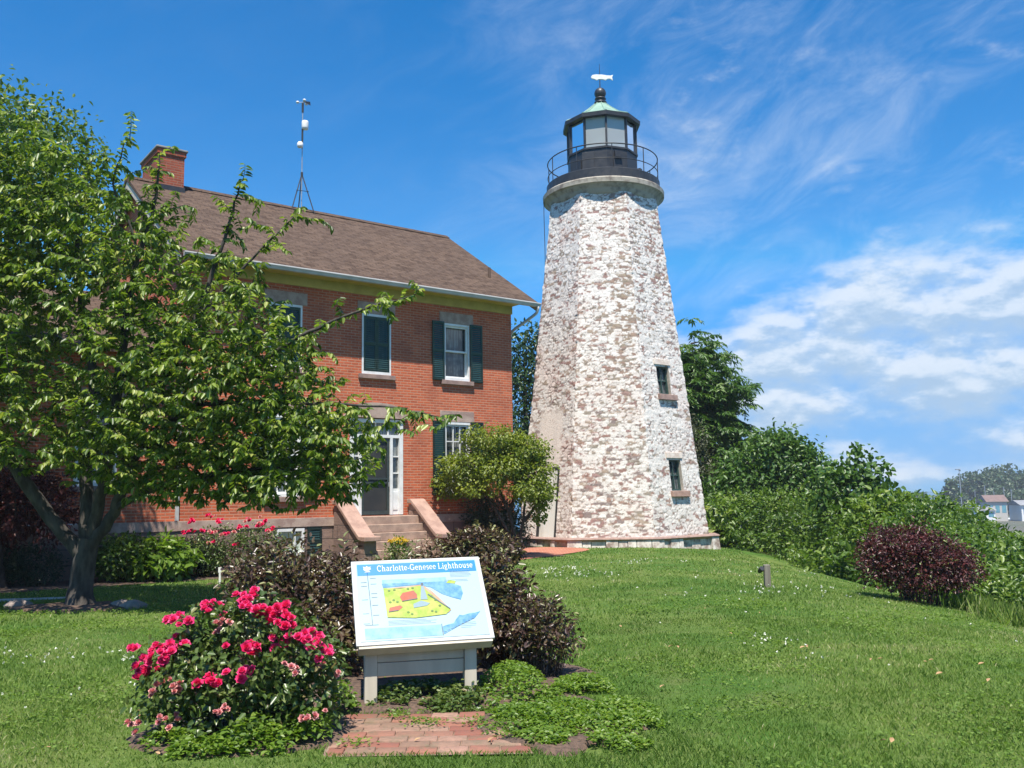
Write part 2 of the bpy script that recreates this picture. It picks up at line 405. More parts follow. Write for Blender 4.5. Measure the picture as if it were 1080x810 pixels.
# ------------------------------------------------------------------ mesh helpers
class MB:
    """collects faces, then links them as one mesh object"""
    def __init__(s):
        s.v = []; s.f = []; s.m = []

    def add(s, verts, faces, mi=0):
        o = len(s.v)
        s.v += [tuple(map(float, p)) for p in verts]
        s.f += [tuple(i + o for i in f) for f in faces]
        s.m += [mi] * len(faces)

    def box(s, x0, x1, y0, y1, z0, z1, mi=0, M4=None):
        vs = [(x, y, z) for z in (z0, z1) for y in (y0, y1) for x in (x0, x1)]
        if M4 is not None:
            vs = [M4 @ Vector(p) for p in vs]
        s.add(vs, [(0, 2, 3, 1), (4, 5, 7, 6), (0, 1, 5, 4), (2, 6, 7, 3), (0, 4, 6, 2), (1, 3, 7, 5)], mi)

    def quad(s, a, b, c, d, mi=0):
        s.add([a, b, c, d], [(0, 1, 2, 3)], mi)

    def tube(s, pts, rad, n=6, mi=0, cap=True):
        pts = [Vector(p) for p in pts]
        if not hasattr(rad, '__len__'):
            rad = [rad] * len(pts)
        o = []; prev = None
        for i, p in enumerate(pts):
            d = (pts[min(i + 1, len(pts) - 1)] - pts[max(i - 1, 0)])
            if d.length < 1e-9:
                d = Vector((0, 0, 1))
            d.normalize()
            if prev is None:
                a = d.orthogonal().normalized()
            else:
                a = (prev - d * prev.dot(d))
                a = a.normalized() if a.length > 1e-6 else d.orthogonal().normalized()
            prev = a; b = d.cross(a)
            for k in range(n):
                th = 2 * math.pi * k / n
                o.append(p + (a * math.cos(th) + b * math.sin(th)) * rad[i])
        fs = []
        for i in range(len(pts) - 1):
            for k in range(n):
                k2 = (k + 1) % n
                fs.append((i * n + k, i * n + k2, (i + 1) * n + k2, (i + 1) * n + k))
        if cap:
            fs.append(tuple(reversed(range(n)))); fs.append(tuple((len(pts) - 1) * n + k for k in range(n)))
        s.add(o, fs, mi)

    def lathe(s, prof, n=24, c=(0, 0), a0=0.0, mi=0, cap=False):
        """prof: (radius, z) pairs"""
        vs = []
        for r, z in prof:
            for k in range(n):
                th = a0 + 2 * math.pi * k / n
                vs.append((c[0] + r * math.sin(th), c[1] - r * math.cos(th), z))
        fs = []
        for i in range(len(prof) - 1):
            for k in range(n):
                k2 = (k + 1) % n
                fs.append((i * n + k, i * n + k2, (i + 1) * n + k2, (i + 1) * n + k))
        if cap:
            fs.append(tuple(reversed(range(n)))); fs.append(tuple((len(prof) - 1) * n + k for k in range(n)))
        s.add(vs, fs, mi)

    def prism(s, poly, a0, a1, axis='x', mi=0):
        """extrude a polygon given in the two other axes"""
        n = len(poly)
        def P(a, p):
            return (a, p[0], p[1]) if axis == 'x' else ((p[0], a, p[1]) if axis == 'y' else (p[0], p[1], a))
        vs = [P(a0, p) for p in poly] + [P(a1, p) for p in poly]
        fs = [tuple(range(n)), tuple(reversed(range(n, 2 * n)))]
        fs += [(i, n + i, n + (i + 1) % n, (i + 1) % n) for i in range(n)]
        s.add(vs, fs, mi)

    def build(s, name, mats, parent=None, smooth=False, bevel=0.0, loc=None):
        me = bpy.data.meshes.new(name)
        me.from_pydata(s.v, [], s.f)
        if not isinstance(mats, (list, tuple)):
            mats = [mats]
        for q in mats:
            me.materials.append(q)
        if len(mats) > 1:
            me.polygons.foreach_set('material_index', s.m)
        me.update()
        import bmesh
        bm = bmesh.new(); bm.from_mesh(me); bmesh.ops.recalc_face_normals(bm, faces=bm.faces)
        if bevel:
            es = [e for e in bm.edges if len(e.link_faces) == 2 and e.calc_face_angle(0) > 0.6]
            bmesh.ops.bevel(bm, geom=es, offset=bevel, segments=2, affect='EDGES', profile=.5, clamp_overlap=True)
        bm.to_mesh(me); bm.free()
        if smooth:
            me.polygons.foreach_set('use_smooth', [True] * len(me.polygons))
        return link(name, me, parent, loc)


def link(name, me, parent=None, loc=None):
    o = bpy.data.objects.new(name, me); COL.objects.link(o)
    if parent is not None:
        o.parent = parent
    if loc is not None:
        o.location = loc
    return o


def tag(o, label=None, cat=None, group=None, kind=None):
    if label: o['label'] = label
    if cat: o['category'] = cat
    if group: o['group'] = group
    if kind: o['kind'] = kind
    return o


def thing(name, label, cat, loc=(0, 0, 0), rz=0.0, group=None):
    o = bpy.data.objects.new(name, None); COL.objects.link(o)
    o.empty_display_size = .2
    o.location = loc; o.rotation_euler = (0, 0, rz)
    return tag(o, label, cat, group)


def raw_mesh(name, V, F, mats, parent=None, tint=None, smooth=False, kind=None):
    """fast path: V (N,3) float array, F (K,m) int array (all faces the same size)"""
    V = np.ascontiguousarray(V, np.float32); F = np.ascontiguousarray(F, np.int32)
    me = bpy.data.meshes.new(name)
    me.vertices.add(len(V)); me.vertices.foreach_set('co', V.ravel())
    k = F.shape[1]
    me.loops.add(F.size); me.loops.foreach_set('vertex_index', F.ravel())
    me.polygons.add(len(F))
    me.polygons.foreach_set('loop_start', np.arange(0, F.size, k, dtype=np.int32))
    me.polygons.foreach_set('loop_total', np.full(len(F), k, np.int32))
    if smooth:
        me.polygons.foreach_set('use_smooth', np.ones(len(F), bool))
    me.update(calc_edges=True)
    me.materials.append(mats)
    if tint is not None:
        at = me.attributes.new('tint', 'FLOAT', 'FACE'); at.data.foreach_set('value', np.ascontiguousarray(tint, np.float32))
    o = link(name, me, parent)
    if kind: o['kind'] = kind
    return o


def unit(a):
    return a / np.maximum(np.linalg.norm(a, axis=-1, keepdims=True), 1e-9)


def leaf_arrays(P, D, N, L, W, fold=.18, droop=.15):
    """six-point leaves: two folded blades each"""
    n = len(P)
    D = unit(D); S = unit(np.cross(D, N)); N = np.cross(S, D)
    L = np.broadcast_to(np.asarray(L, float), (n,))[:, None]; W = np.broadcast_to(np.asarray(W, float), (n,))[:, None]
    def pt(w, l, h):
        return P + S * (W * w) + D * (L * l) + N * (W * h)
    v = np.stack([pt(0, 0, 0), pt(.42, .30, fold), pt(.36, .66, fold * .8 - droop * .5), pt(0, 1, -droop * 1.6), pt(-.36, .66, fold * .8 - droop * .5), pt(-.42, .30, fold)], 1)
    base = np.arange(n)[:, None] * 6
    f = np.concatenate([base + np.array([[0, 1, 2, 3]]), base + np.array([[0, 3, 4, 5]])], 0)
    return v.reshape(-1, 3), f


def leaves(name, P, D, N, L, W, m_, parent=None, fold=.18, droop=.15, tint=None, kind=None):
    V, F = leaf_arrays(P, D, N, L, W, fold, droop)
    if tint is None:
        tint = np.clip(rng.normal(.5, .22, len(P)), 0, 1)
    return raw_mesh(name, V, F, m_, parent, np.concatenate([tint, tint]), kind=kind)


def rnd_dir(n):
    return unit(rng.normal(size=(n, 3)))


def lobes_sample(lobes, n, shell=.45):
    """points in a union of ellipsoids (cx,cy,cz,rx,ry,rz), thicker towards the skin"""
    lb = np.array(lobes, float)
    w = lb[:, 3] * lb[:, 4] * lb[:, 5]; w = w ** .75; w /= w.sum()
    k = rng.choice(len(lb), n, p=w)
    r = (shell ** 3 + (1 - shell ** 3) * rng.random(n)) ** (1 / 3)
    d = rnd_dir(n)
    return lb[k, :3] + d * r[:, None] * lb[k, 3:6], d, k


def foliage(lobes, ncl, per, L, W, spread, down=.3, up=.6, shell=.45, jit=.35):
    """leaf clusters through the volume of the lobes -> P, D, N, L, W, tint"""
    C, d, k = lobes_sample(lobes, ncl, shell)
    n = ncl * per
    off = rng.normal(size=(ncl, per, 3)) * spread * np.array([1, 1, .7])
    P = (C[:, None] + off).reshape(n, 3)
    out = np.repeat(d, per, 0)
    D = unit(out * .6 + rnd_dir(n) * .8 + np.array([0, 0, -down]))
    N = unit(rnd_dir(n) * .7 + np.array([0, 0, up]) + out * .35)
    s = rng.uniform(1 - jit, 1 + jit, n)
    ct = np.repeat(rng.normal(0, .15, ncl), per)
    tint = np.clip(rng.normal(.45, .2, n) + ct, 0, 1)
    return P, D, N, L * s, W * s, tint


def smooth_path(pts, seg=.12):
    """Catmull-Rom through the points"""
    p = np.array(pts, float)
    q = np.vstack([2 * p[0] - p[1], p, 2 * p[-1] - p[-2]])
    out = []
    for i in range(1, len(q) - 2):
        n = max(2, int(np.linalg.norm(q[i + 1] - q[i]) / seg))
        for t in np.linspace(0, 1, n, endpoint=False):
            out.append(.5 * (2 * q[i] + (q[i + 1] - q[i - 1]) * t + (2 * q[i - 1] - 5 * q[i] + 4 * q[i + 1] - q[i + 2]) * t * t + (3 * q[i] - q[i - 1] - 3 * q[i + 1] + q[i + 2]) * t ** 3))
    out.append(p[-1])
    return np.array(out)


def grow(skel, targets, seg=.16, sag=.12, wob=.05):
    """reach each target from the nearest point of what has grown so far; returns the new paths"""
    nodes = np.vstack(skel)
    order = np.argsort([np.min(np.linalg.norm(nodes - t, axis=1)) for t in targets])
    paths = []
    for i in order:
        t = targets[i]
        dd = np.linalg.norm(nodes - t, axis=1) + .35 * np.maximum(0, nodes[:, 2] - t[2])
        a = nodes[np.argmin(dd)]
        dist = np.linalg.norm(t - a)
        n = max(3, int(dist / seg) + 1)
        s = np.linspace(0, 1, n)[:, None]
        path = a + (t - a) * s
        path[:, 2] += (4 * s * (1 - s))[:, 0] * dist * sag
        path[1:-1] += rng.normal(size=(n - 2, 3)) * wob * min(dist, 1)
        paths.append(path)
        nodes = np.vstack([nodes, path[1:]])
    return paths


# ------------------------------------------------------------------ terrain
def gh(x, y):
    """ground height"""
    x = np.asarray(x, float); y = np.asarray(y, float)
    edge = 8.2 + .0 * y
    h = -.020 * np.maximum(0, x - 3.2) ** 2 * np.clip((40 - y) / 12, 0, 1)
    d = np.maximum(0, x - edge) 
    d2 = np.maximum(0, y - 46)
    h = h - .10 * np.minimum(d, 7) - 12 * (1 - np.exp(-np.maximum(0, d - 7) / 12.0)) - 11.5 * (1 - np.exp(-d2 / 30.0)) * np.clip(1 - d / 40, 0, 1)
    return np.maximum(h, -12.6)


def at_ground(x, y):
    return (x, y, float(gh(x, y)))


def in_pad(x, y):
    t = (y - 6.16) / (7.25 - 6.16)
    return (t > 0) & (t < 1) & (x > -1.26 - .08 * t) & (x < .10 - .36 * t)


def in_bed(x, y):
    b = ((x + 1.95) / .80) ** 2 + ((y - 6.75) / .62) ** 2 < 1
    b |= ((x + 1.0) / 1.7) ** 2 + ((y - 8.65) / 1.35) ** 2 < 1
    b |= ((x - .33) / .62) ** 2 + ((y - 7.0) / .75) ** 2 + (fbm(x * 2.5, y * 2.5, 3, 3) - .45) * 2.2 < 1
    return b


PATH = [(-3.4, 23.2), (-1.2, 23.5), (-.1, 24.2), (.9, 25.7), (1.75, 27.2), (2.25, 28.3), (2.3, 29.1), (1.9, 29.9), (.9, 30.55), (-.4, 30.9), (-1.0, 29.8), (-1.3, 27.8), (-2.0, 26.0), (-3.6, 24.9)]


def in_poly(x, y, poly):
    r = np.zeros(np.shape(x), bool)
    n = len(poly)
    for i in range(n):
        x0, y0 = poly[i]; x1, y1 = poly[(i + 1) % n]
        c = ((y0 > y) != (y1 > y)) & (x < (x1 - x0) * (y - y0) / (y1 - y0 + 1e-12) + x0)
        r ^= c
    return r


HQ = np.array([0.0, 27.33]); HA = np.array([.798, .603]); HN = np.array([.603, -.798])


def house_w(s, out, z=0.0):
    p = HQ + HA * s + HN * out
    return (float(p[0]), float(p[1]), z)


def house_bed(x, y):
    dx, dy = x - HQ[0], y - HQ[1]
    s = dx * HA[0] + dy * HA[1]; o = dx * HN[0] + dy * HN[1]
    return (s < .6) & (o < 1.9) & (o > -12) & ((s < -5.9) | (s > -3.2)) | ((s < .6) & (o < .1) & (o > -10))


def tree_mulch(x, y):
    return ((x + 7.1) / 1.0) ** 2 + ((y - 15.0) / .56) ** 2 < 1


def build_ground():
    xs = np.unique(np.concatenate([np.linspace(-160, -20, 15), np.linspace(-20, 12, 81), np.linspace(12, 40, 30), np.linspace(40, 80, 8)]))
    ys = np.unique(np.concatenate([np.linspace(-60, 0, 10), np.linspace(0, 50, 101), np.linspace(50, 160, 40)]))
    X, Y = np.meshgrid(xs, ys)
    Z = gh(X, Y) + .015 * np.sin(X * 1.3 + Y * .7) * np.cos(Y * .9 - X * .4)
    V = np.stack([X.ravel(), Y.ravel(), Z.ravel()], 1)
    nx, ny = len(xs), len(ys)
    i = np.arange(nx * ny).reshape(ny, nx)
    F = np.stack([i[:-1, :-1].ravel(), i[:-1, 1:].ravel(), i[1:, 1:].ravel(), i[1:, :-1].ravel()], 1)
    tag(raw_mesh('lawn', V, F, M['lawn'], smooth=True), kind='structure')
    b = MB(); b.quad((-30000, -200, -12.4), (30000, -200, -12.4), (30000, 45000, -12.4), (-30000, 45000, -12.4))
    tag(b.build('lake', M['lake']), kind='structure')
    # far bank of the river
    xs = np.linspace(110, 900, 60); ys = np.linspace(200, 620, 40)
    X, Y = np.meshgrid(xs, ys)
    e = np.minimum.reduce([(X - 110 - .12 * (Y - 200)) / 14, (Y - 200) / 12, (620 - Y) / 20])
    Z = -13.0 + 4.6 * np.clip(e, 0, 1)
    V = np.stack([X.ravel(), Y.ravel(), Z.ravel()], 1); nx, ny = 60, 40
    i = np.arange(nx * ny).reshape(ny, nx)
    F = np.stack([i[:-1, :-1].ravel(), i[:-1, 1:].ravel(), i[1:, 1:].ravel(), i[1:, :-1].ravel()], 1)
    tag(raw_mesh('far_bank', V, F, mat('bank_ground', c1=(.075, .085, .05), c2=(.10, .095, .075), scale=.05, rough=1), smooth=True), kind='structure')
    # brick path at the foot of the tower
    b = MB(); n = len(PATH); sp = smooth_path([(x, y, 0) for x, y in PATH + [PATH[0]]], .3)
    b.add([(p[0], p[1], .022) for p in sp[:-1]], [tuple(range(len(sp) - 1))])
    tag(b.build('brick_path', M['path']), kind='structure')
    # planting beds
    def bed(name, outline, z, m_):
        b = MB(); c = np.mean(outline, 0)
        rings = [1.0, .93, .7, .35]
        vs = []
        for q, hh in zip(rings, (0.0, .02, .03, .035)):
            for p in outline:
                x, y = c + (np.array(p) - c) * q
                vs.append((x, y, float(gh(x, y)) + z + hh + (random.uniform(-.008, .012) if q < 1 else -.02)))
        k = len(outline)
        fs = [(r * k + i, r * k + (i + 1) % k, (r + 1) * k + (i + 1) % k, (r + 1) * k + i) for r in range(3) for i in range(k)]
        vs.append((c[0], c[1], z + .035)); fs += [(3 * k + i, 3 * k + (i + 1) % k, 4 * k) for i in range(k)]
        b.add(vs, fs)
        return tag(b.build(name, m_, smooth=True), kind='structure')
    def ell(cx, cy, rx, ry, n=40, j=.06):
        return [(cx + rx * math.cos(t) * (1 + random.uniform(-j, j)), cy + ry * math.sin(t) * (1 + random.uniform(-j, j))) for t in np.linspace(0, 2 * math.pi, n, endpoint=False)]
    bed('mulch_bed', ell(-1.95, 6.75, .82, .64), .008, M['mulch'])
    bed('mulch_bed', ell(-1.0, 8.65, 1.75, 1.35), .010, M['mulch'])
    bed('mulch_bed', ell(.33, 7.0, .60, .78, 40, .2), .004, M['mulch'])
    bed('mulch_bed', ell(-7.1, 15.0, 1.05, .60, 40, .14), .012, M['mulch'])
    for s0, s1 in ((-17, -6.0), (-3.1, .4)):
        b = MB()
        a_, b_, c_, d_ = house_w(s0, .02), house_w(s1, .02), house_w(s1, 1.95), house_w(s0, 1.95)
        b.add([(*a_[:2], .03), (*b_[:2], .03), (*c_[:2], .012), (*d_[:2], .012)], [(0, 1, 2, 3)])
        tag(b.build('mulch_bed', M['mulch']), kind='structure')


build_ground()


# ------------------------------------------------------------------ house
HRZ = math.atan2(HA[1], HA[0])
house = thing('brick_house', 'red brick two storey house with brown shingle roof and green shutters', 'house', (0, 27.33, 0), HRZ)


def wall_holes(b, x0, x1, z0, z1, holes, depth=.14):
    """front wall in the y=0 plane (facing -y) with openings and reveals"""
    xs = sorted({x0, x1, *[h[0] for h in holes], *[h[1] for h in holes]})
    zs = sorted({z0, z1, *[h[2] for h in holes], *[h[3] for h in holes]})
    for i in range(len(xs) - 1):
        for j in range(len(zs) - 1):
            cx, cz = (xs[i] + xs[i + 1]) / 2, (zs[j] + zs[j + 1]) / 2
            if any(h[0] < cx < h[1] and h[2] < cz < h[3] for h in holes):
                continue
            b.quad((xs[i], 0, zs[j]), (xs[i + 1], 0, zs[j]), (xs[i + 1], 0, zs[j + 1]), (xs[i], 0, zs[j + 1]))
    for h in holes:
        a, c, d, e = h
        b.quad((a, 0, d), (a, 0, e), (a, depth, e), (a, depth, d)); b.quad((c, 0, d), (c, 0, e), (c, depth, e), (c, depth, d))
        b.quad((a, 0, d), (c, 0, d), (c, depth, d), (a, depth, d)); b.quad((a, 0, e), (c, 0, e), (c, depth, e), (a, depth, e))


UP = [(-2.45, -1.55), (-5.07, -4.17), (-7.69, -6.79)]         # upper windows
LOW = [(-2.45, -1.55), (-7.69, -6.79)]
XL = -9.84
EAVE_Z, RIDGE_Z = 7.52, 10.85
holes = [(a, c, 5.03, 6.70) for a, c in UP] + [(a, c, 1.76, 3.83) for a, c in LOW] + [(-5.42, -3.80, 1.24, 3.84)]
b = MB()
wall_holes(b, XL, 0, 1.232, 7.26, holes)
zr = lambda y: EAVE_Z - .10 + (y + .6) * (RIDGE_Z - EAVE_Z) / 5.1          # underside of the roof over y
for x in (0.0, XL):
    vs = [(x, 0, 0.0 if x == 0 else 0), (x, 9, 0), (x, 9, 7.26), (x, 9, zr(0)), (x, 4.5, zr(4.5)), (x, 0, zr(0))]
    b.add(vs, [(0, 1, 3, 4, 5)])
b.quad((XL, 9, 0), (0, 9, 0), (0, 9, zr(0)), (XL, 9, zr(0)))
b.build('wall', M['brick'], house)
b = MB()
wall_holes(b, XL, 0, -.1, 1.0, [(-7.44, -6.68, .30, .97), ], .2)
b.build('foundation', M['block'], house).location = (0, -.035, 0)
b = MB(); b.box(XL, .0, -.065, .05, 1.003, 1.228)
b.build('stone_course', M['band'], house, bevel=.008)
b = MB(); b.box(XL, .02, -.05, .0, 7.20, 7.44); b.box(XL, .02, -.58, .0, 7.44, 7.462)
b.build('frieze', M['ochre'], house)

# roof
b = MB()
X0, X1 = -10.16, .62
th = .12
for sgn in (1, -1):
    f = (lambda y: y) if sgn == 1 else (lambda y: 9 - y)
    e0, r0 = (f(-.62), EAVE_Z - .01), (f(4.5), RIDGE_Z)
    poly = [e0, r0, (f(4.5), RIDGE_Z - th), (f(-.62), EAVE_Z - .01 - th * .5)]
    b.prism(poly, X0, X1, 'x')
roof = b.build('roof', M['shingle'], house)
b = MB(); b.prism([(4.28, RIDGE_Z - .11), (4.5, RIDGE_Z + .035), (4.72, RIDGE_Z - .11), (4.5, RIDGE_Z - .0)], X0 + .002, X1 - .002, 'x')
b.build('ridge_cap', M['shingle'], roof)
for x0_, x1_ in ((X0 + .03, X0 + .06), (X1 - .06, X1 - .03)):
    b = MB()
    for sgn in (1, -1):
        f = (lambda y: y) if sgn == 1 else (lambda y: 9 - y)
        b.prism([(f(-.6), EAVE_Z - .09), (f(4.5), RIDGE_Z - th - .003), (f(4.5), RIDGE_Z - .36), (f(-.6), EAVE_Z - .28)], x0_, x1_, 'x')
    b.build('rake_board', M['wood'], roof)
b = MB()
gp = [(-.62, 7.50), (-.74, 7.50), (-.745, 7.47), (-.72, 7.43), (-.70, 7.385), (-.62, 7.38)]
b.prism(gp, X0 + .1, X1 - .02, 'x')
b.build('gutter', M['gutter'], roof)
b = MB()
b.tube(smooth_path([(.52, -.68, 7.40), (.52, -.62, 7.22), (.40, -.40, 7.05), (.14, .12, 6.72), (.10, .20, 6.5)], .08), .045, 8)
b.tube([(.10, .20, 6.5), (.10, .20, .4)], .045, 8)
b.build('downspout', M['gutter'], house, smooth=True)
b = MB(); b.tube([(-.11, -.95 + 1.9, 8.35), (-.11, .95, 8.86)], .045, 10)
b.build('vent_pipe', M['shingle'], roof)

# chimney
b = MB(); b.box(-9.45, -8.72, 3.95, 5.55, 10.0, 11.62); b.box(-9.49, -8.68, 3.91, 5.59, 11.52, 11.66)
ch = b.build('chimney', mat('darker_brick', brickmat, c1=(.34, .075, .038), c2=(.22, .05, .03), mort=(.24, .14, .10)), roof)  # darker variant of the wall brick
b = MB(); b.box(-9.53, -8.64, 3.87, 5.63, 11.662, 11.73)
b.build('chimney_cap', mat('dark_cement', c1=(.26, .245, .22), c2=(.18, .17, .155), scale=6, rough=.9), ch, bevel=.02)
b = MB(); b.box(-9.48, -8.69, 3.92, 5.58, 10.35, 10.62)
b.build('flashing', M['black'], ch)


def sash(b, x0, x1, z0, z1, y, nx=2, nz=2, bar=.028):
    """frame and glazing bars in one mesh"""
    fw = .05
    b.box(x0, x0 + fw, y, y + .05, z0, z1); b.box(x1 - fw, x1, y, y + .05, z0, z1)
    b.box(x0 + fw, x1 - fw, y, y + .05, z0, z0 + fw); b.box(x0 + fw, x1 - fw, y, y + .05, z1 - fw, z1)
    for i in range(1, nx):
        x = x0 + fw + (x1 - x0 - 2 * fw) * i / nx
        b.box(x - bar / 2, x + bar / 2, y + .005, y + .04, z0 + fw, z1 - fw)
    for j in range(1, nz):
        z = z0 + fw + (z1 - z0 - 2 * fw) * j / nz
        b.box(x0 + fw, x1 - fw, y + .008, y + .036, z - bar / 2, z + bar / 2)


def louver(b, x0, x1, z0, z1, y):
    """slatted shutter leaf"""
    st = .05
    b.box(x0, x0 + st, y - .04, y, z0, z1); b.box(x1 - st, x1, y - .04, y, z0, z1)
    zm = (z0 + z1) / 2
    for za, zb in ((z0, z0 + .09), (zm - .045, zm + .045), (z1 - .07, z1)):
        b.box(x0 + st, x1 - st, y - .04, y, za, zb)
    for za, zb in ((z0 + .09, zm - .045), (zm + .045, z1 - .07)):
        n = int((zb - za) / .055)
        for i in range(n):
            z = za + (zb - za) * (i + .5) / n
            b.add([(x0 + st, y - .036, z - .026), (x1 - st, y - .036, z - .026), (x1 - st, y - .008, z + .026), (x0 + st, y - .008, z + .026)], [(0, 1, 2, 3)])


def window(x0, x1, z0, z1, parent, mode='open', nx=1, nz=1, lintel=True, right=True):
    b = MB()
    w = .055
    b.box(x0 + .004, x0 + w, -.012, .11, z0 + .004, z1 - .004); b.box(x1 - w, x1 - .004, -.012, .11, z0 + .004, z1 - .004)
    b.box(x0 + w, x1 - w, -.012, .11, z1 - .07, z1 - .004); b.box(x0 + w, x1 - w, -.02, .11, z0 + .004, z0 + .08)
    zm = (z0 + z1) / 2 + .02
    if mode != 'closed':
        sash(b, x0 + w, x1 - w, zm - .02, z1 - .072, .03, nx, nz)
        sash(b, x0 + w, x1 - w, z0 + .082, zm + .03, .081, nx, nz)
    wn = b.build('window', M['white'], parent)
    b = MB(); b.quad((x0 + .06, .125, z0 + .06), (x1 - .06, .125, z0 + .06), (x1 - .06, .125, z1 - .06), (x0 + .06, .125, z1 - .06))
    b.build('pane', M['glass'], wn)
    b = MB(); b.box(x0 - .10, x1 + .10, -.09, .10, z0 - .125, z0 - .003)
    b.build('sill', M['sill'], wn, bevel=.008)
    if lintel:
        b = MB(); b.box(x0 - .13, x1 + .13, -.018, .10, z1 + .003, z1 + .32)
        b.build('lintel', M['band'], wn, bevel=.006)
    if mode == 'open':
        b = MB(); louver(b, x0 - .40, x0 - .005, z0 - .02, z1 + .02, -.03); b.build('shutter', M['shutter'], wn)
        b = MB(); louver(b, x1 + .005, x1 + .43, z0 - .02, z1 + .02, -.03); b.build('shutter', M['shutter'], wn)
    elif mode == 'closed':
        xm = (x0 + x1) / 2
        for a, c in ((x0 + w + .003, xm - .004), (xm + .004, x1 - w - .003)):
            b = MB(); louver(b, a, c, z0 + .085, z1 - .075, .02); b.build('shutter', M['shutter'], wn)
    return wn


tag(window(*UP[0], 5.03, 6.70, house), 'upper window with open shutters and two tall sashes')
tag(window(*UP[1], 5.03, 6.70, house, 'closed'), 'upper window with both shutters closed above the front door')
window(*UP[2], 5.03, 6.70, house, 'closed')
tag(window(*LOW[0], 1.76, 3.83, house, 'open', 3, 2), 'lower window behind the small green maple')
window(*LOW[1], 1.76, 3.83, house, 'open', 3, 2)

# cellar window with one green shutter
b = MB()
b.box(-7.44, -7.37, -.05, .06, .30, .97); b.box(-6.75, -6.68, -.05, .06, .30, .97); b.box(-7.37, -6.75, -.05, .06, .90, .97); b.box(-7.37, -6.75, -.08, .06, .30, .37); b.box(-6.94, -6.90, -.02, .05, .37, .90)
cw = b.build('cellar_window', M['white'], house)
b = MB(); b.quad((-7.37, .055, .37), (-6.75, .055, .37), (-6.75, .055, .90), (-7.37, .055, .90)); b.build('pane', mat('pale_blind', c1=(.42, .47, .42), c2=(.36, .42, .38), scale=3, rough=.3), cw)
b = MB(); louver(b, -6.60, -6.22, .28, .985, -.04); b.build('shutter', M['shutter'], cw)

# front door with sidelights and transom
b = MB()
b.box(-5.415, -5.30, -.03, .10, 1.25, 3.82); b.box(-3.92, -3.805, -.03, .10, 1.25, 3.82)
b.box(-5.30, -3.92, -.03, .10, 3.72, 3.82); b.box(-5.30, -3.92, -.02, .10, 3.32, 3.40)
b.box(-4.20, -4.12, -.02, .10, 1.25, 3.32); b.box(-5.13, -5.06, -.02, .10, 1.25, 3.32)
b.box(-4.12, -3.92, .03, .09, 1.25, 1.95); b.box(-5.30, -5.13, .03, .09, 1.25, 1.95)
b.box(-4.09, -3.95, .015, .03, 1.38, 1.86)
for z in (2.35, 2.8):
    b.box(-4.12, -3.92, .03, .08, z, z + .035); b.box(-5.30, -5.13, .03, .08, z, z + .035)
for x in (-5.0, -4.62, -4.24):
    b.box(x - .015, x + .015, .03, .08, 3.40, 3.72)
door = b.build('front_door', M['white'], house)
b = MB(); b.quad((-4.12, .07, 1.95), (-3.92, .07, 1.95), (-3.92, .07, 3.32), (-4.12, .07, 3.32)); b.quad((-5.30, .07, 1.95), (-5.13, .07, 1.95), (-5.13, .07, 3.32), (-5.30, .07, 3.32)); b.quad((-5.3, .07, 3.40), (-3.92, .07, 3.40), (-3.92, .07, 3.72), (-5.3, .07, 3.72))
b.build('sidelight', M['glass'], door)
b = MB(); b.quad((-5.05, .05, 1.26), (-4.21, .05, 1.26), (-4.21, .05, 3.31), (-5.05, .05, 3.31))
b.build('storm_door', M['doorscreen'], door)
b = MB()
for x0_, x1_, z0_, z1_ in ((-5.05, -4.98, 1.26, 3.31), (-4.28, -4.21, 1.26, 3.31), (-4.98, -4.28, 1.26, 1.36), (-4.98, -4.28, 3.22, 3.31), (-4.98, -4.28, 2.08, 2.13), (-4.98, -4.28, 2.19, 2.24)):
    b.box(x0_, x1_, .01, .048, z0_, z1_)
b.build('storm_door_frame', mat('dark_green_frame', c1=(.03, .04, .038), c2=(.04, .05, .045), rough=.35), door)
b = MB(); b.tube([(-4.25, -.03, 2.0), (-4.25, -.03, 2.12)], .012, 6); b.build('handle', M['steel'], door)
# low arched hood stone over the door
b = MB()
n = 14
arc = [(-5.62 + (1.96) * i / n, 3.86 + .40 * math.sqrt(max(0, 1 - ((i / n - .5) / .5) ** 2)) ** .8) for i in range(n + 1)]
b.prism([(-5.62, 3.845)] + arc + [(-3.66, 3.845)], -.10, .08, 'y')
b.build('door_hood', M['band'], door)

# side wing, lower and to the left
b = MB()
wall_holes(b, -17.5, XL - .003, 1.232, 5.2, [(-12.10, -11.20, 2.05, 3.9), (-15.3, -14.4, 2.05, 3.9)])
b.quad((-17.5, 0, 0), (-17.5, 7, 0), (-17.5, 7, 5.2), (-17.5, 0, 5.2)); b.add([(-17.5, 0, 5.2), (-17.5, 7, 5.2), (-17.5, 3.5, 7.0)], [(0, 1, 2)])
wing = b.build('side_wing', M['brick'], house)
b = MB(); b.prism([(-.5, 5.12), (3.5, 7.2), (7.5, 5.12), (7.5, 5.02), (3.5, 7.08), (-.5, 5.02)], -17.9, XL - .003, 'x'); b.build('wing_roof', M['shingle'], wing)
window(-12.10, -11.20, 2.05, 3.9, wing, 'bare', 2, 2) ; window(-15.3, -14.4, 2.05, 3.9, wing, 'bare', 2, 2)
b = MB(); b.box(-17.5, XL - .003, -.035, .05, -.1, 1.0); b.build('foundation', M['block'], wing)
b = MB(); b.box(-17.5, XL - .003, -.065, .05, 1.003, 1.228); b.build('stone_course', M['band'], wing)
b = MB(); b.box(XL - .05, XL + .03, -.045, -.003, 1.24, 4.9); b.build('wing_downspout', M['gutter'], wing)

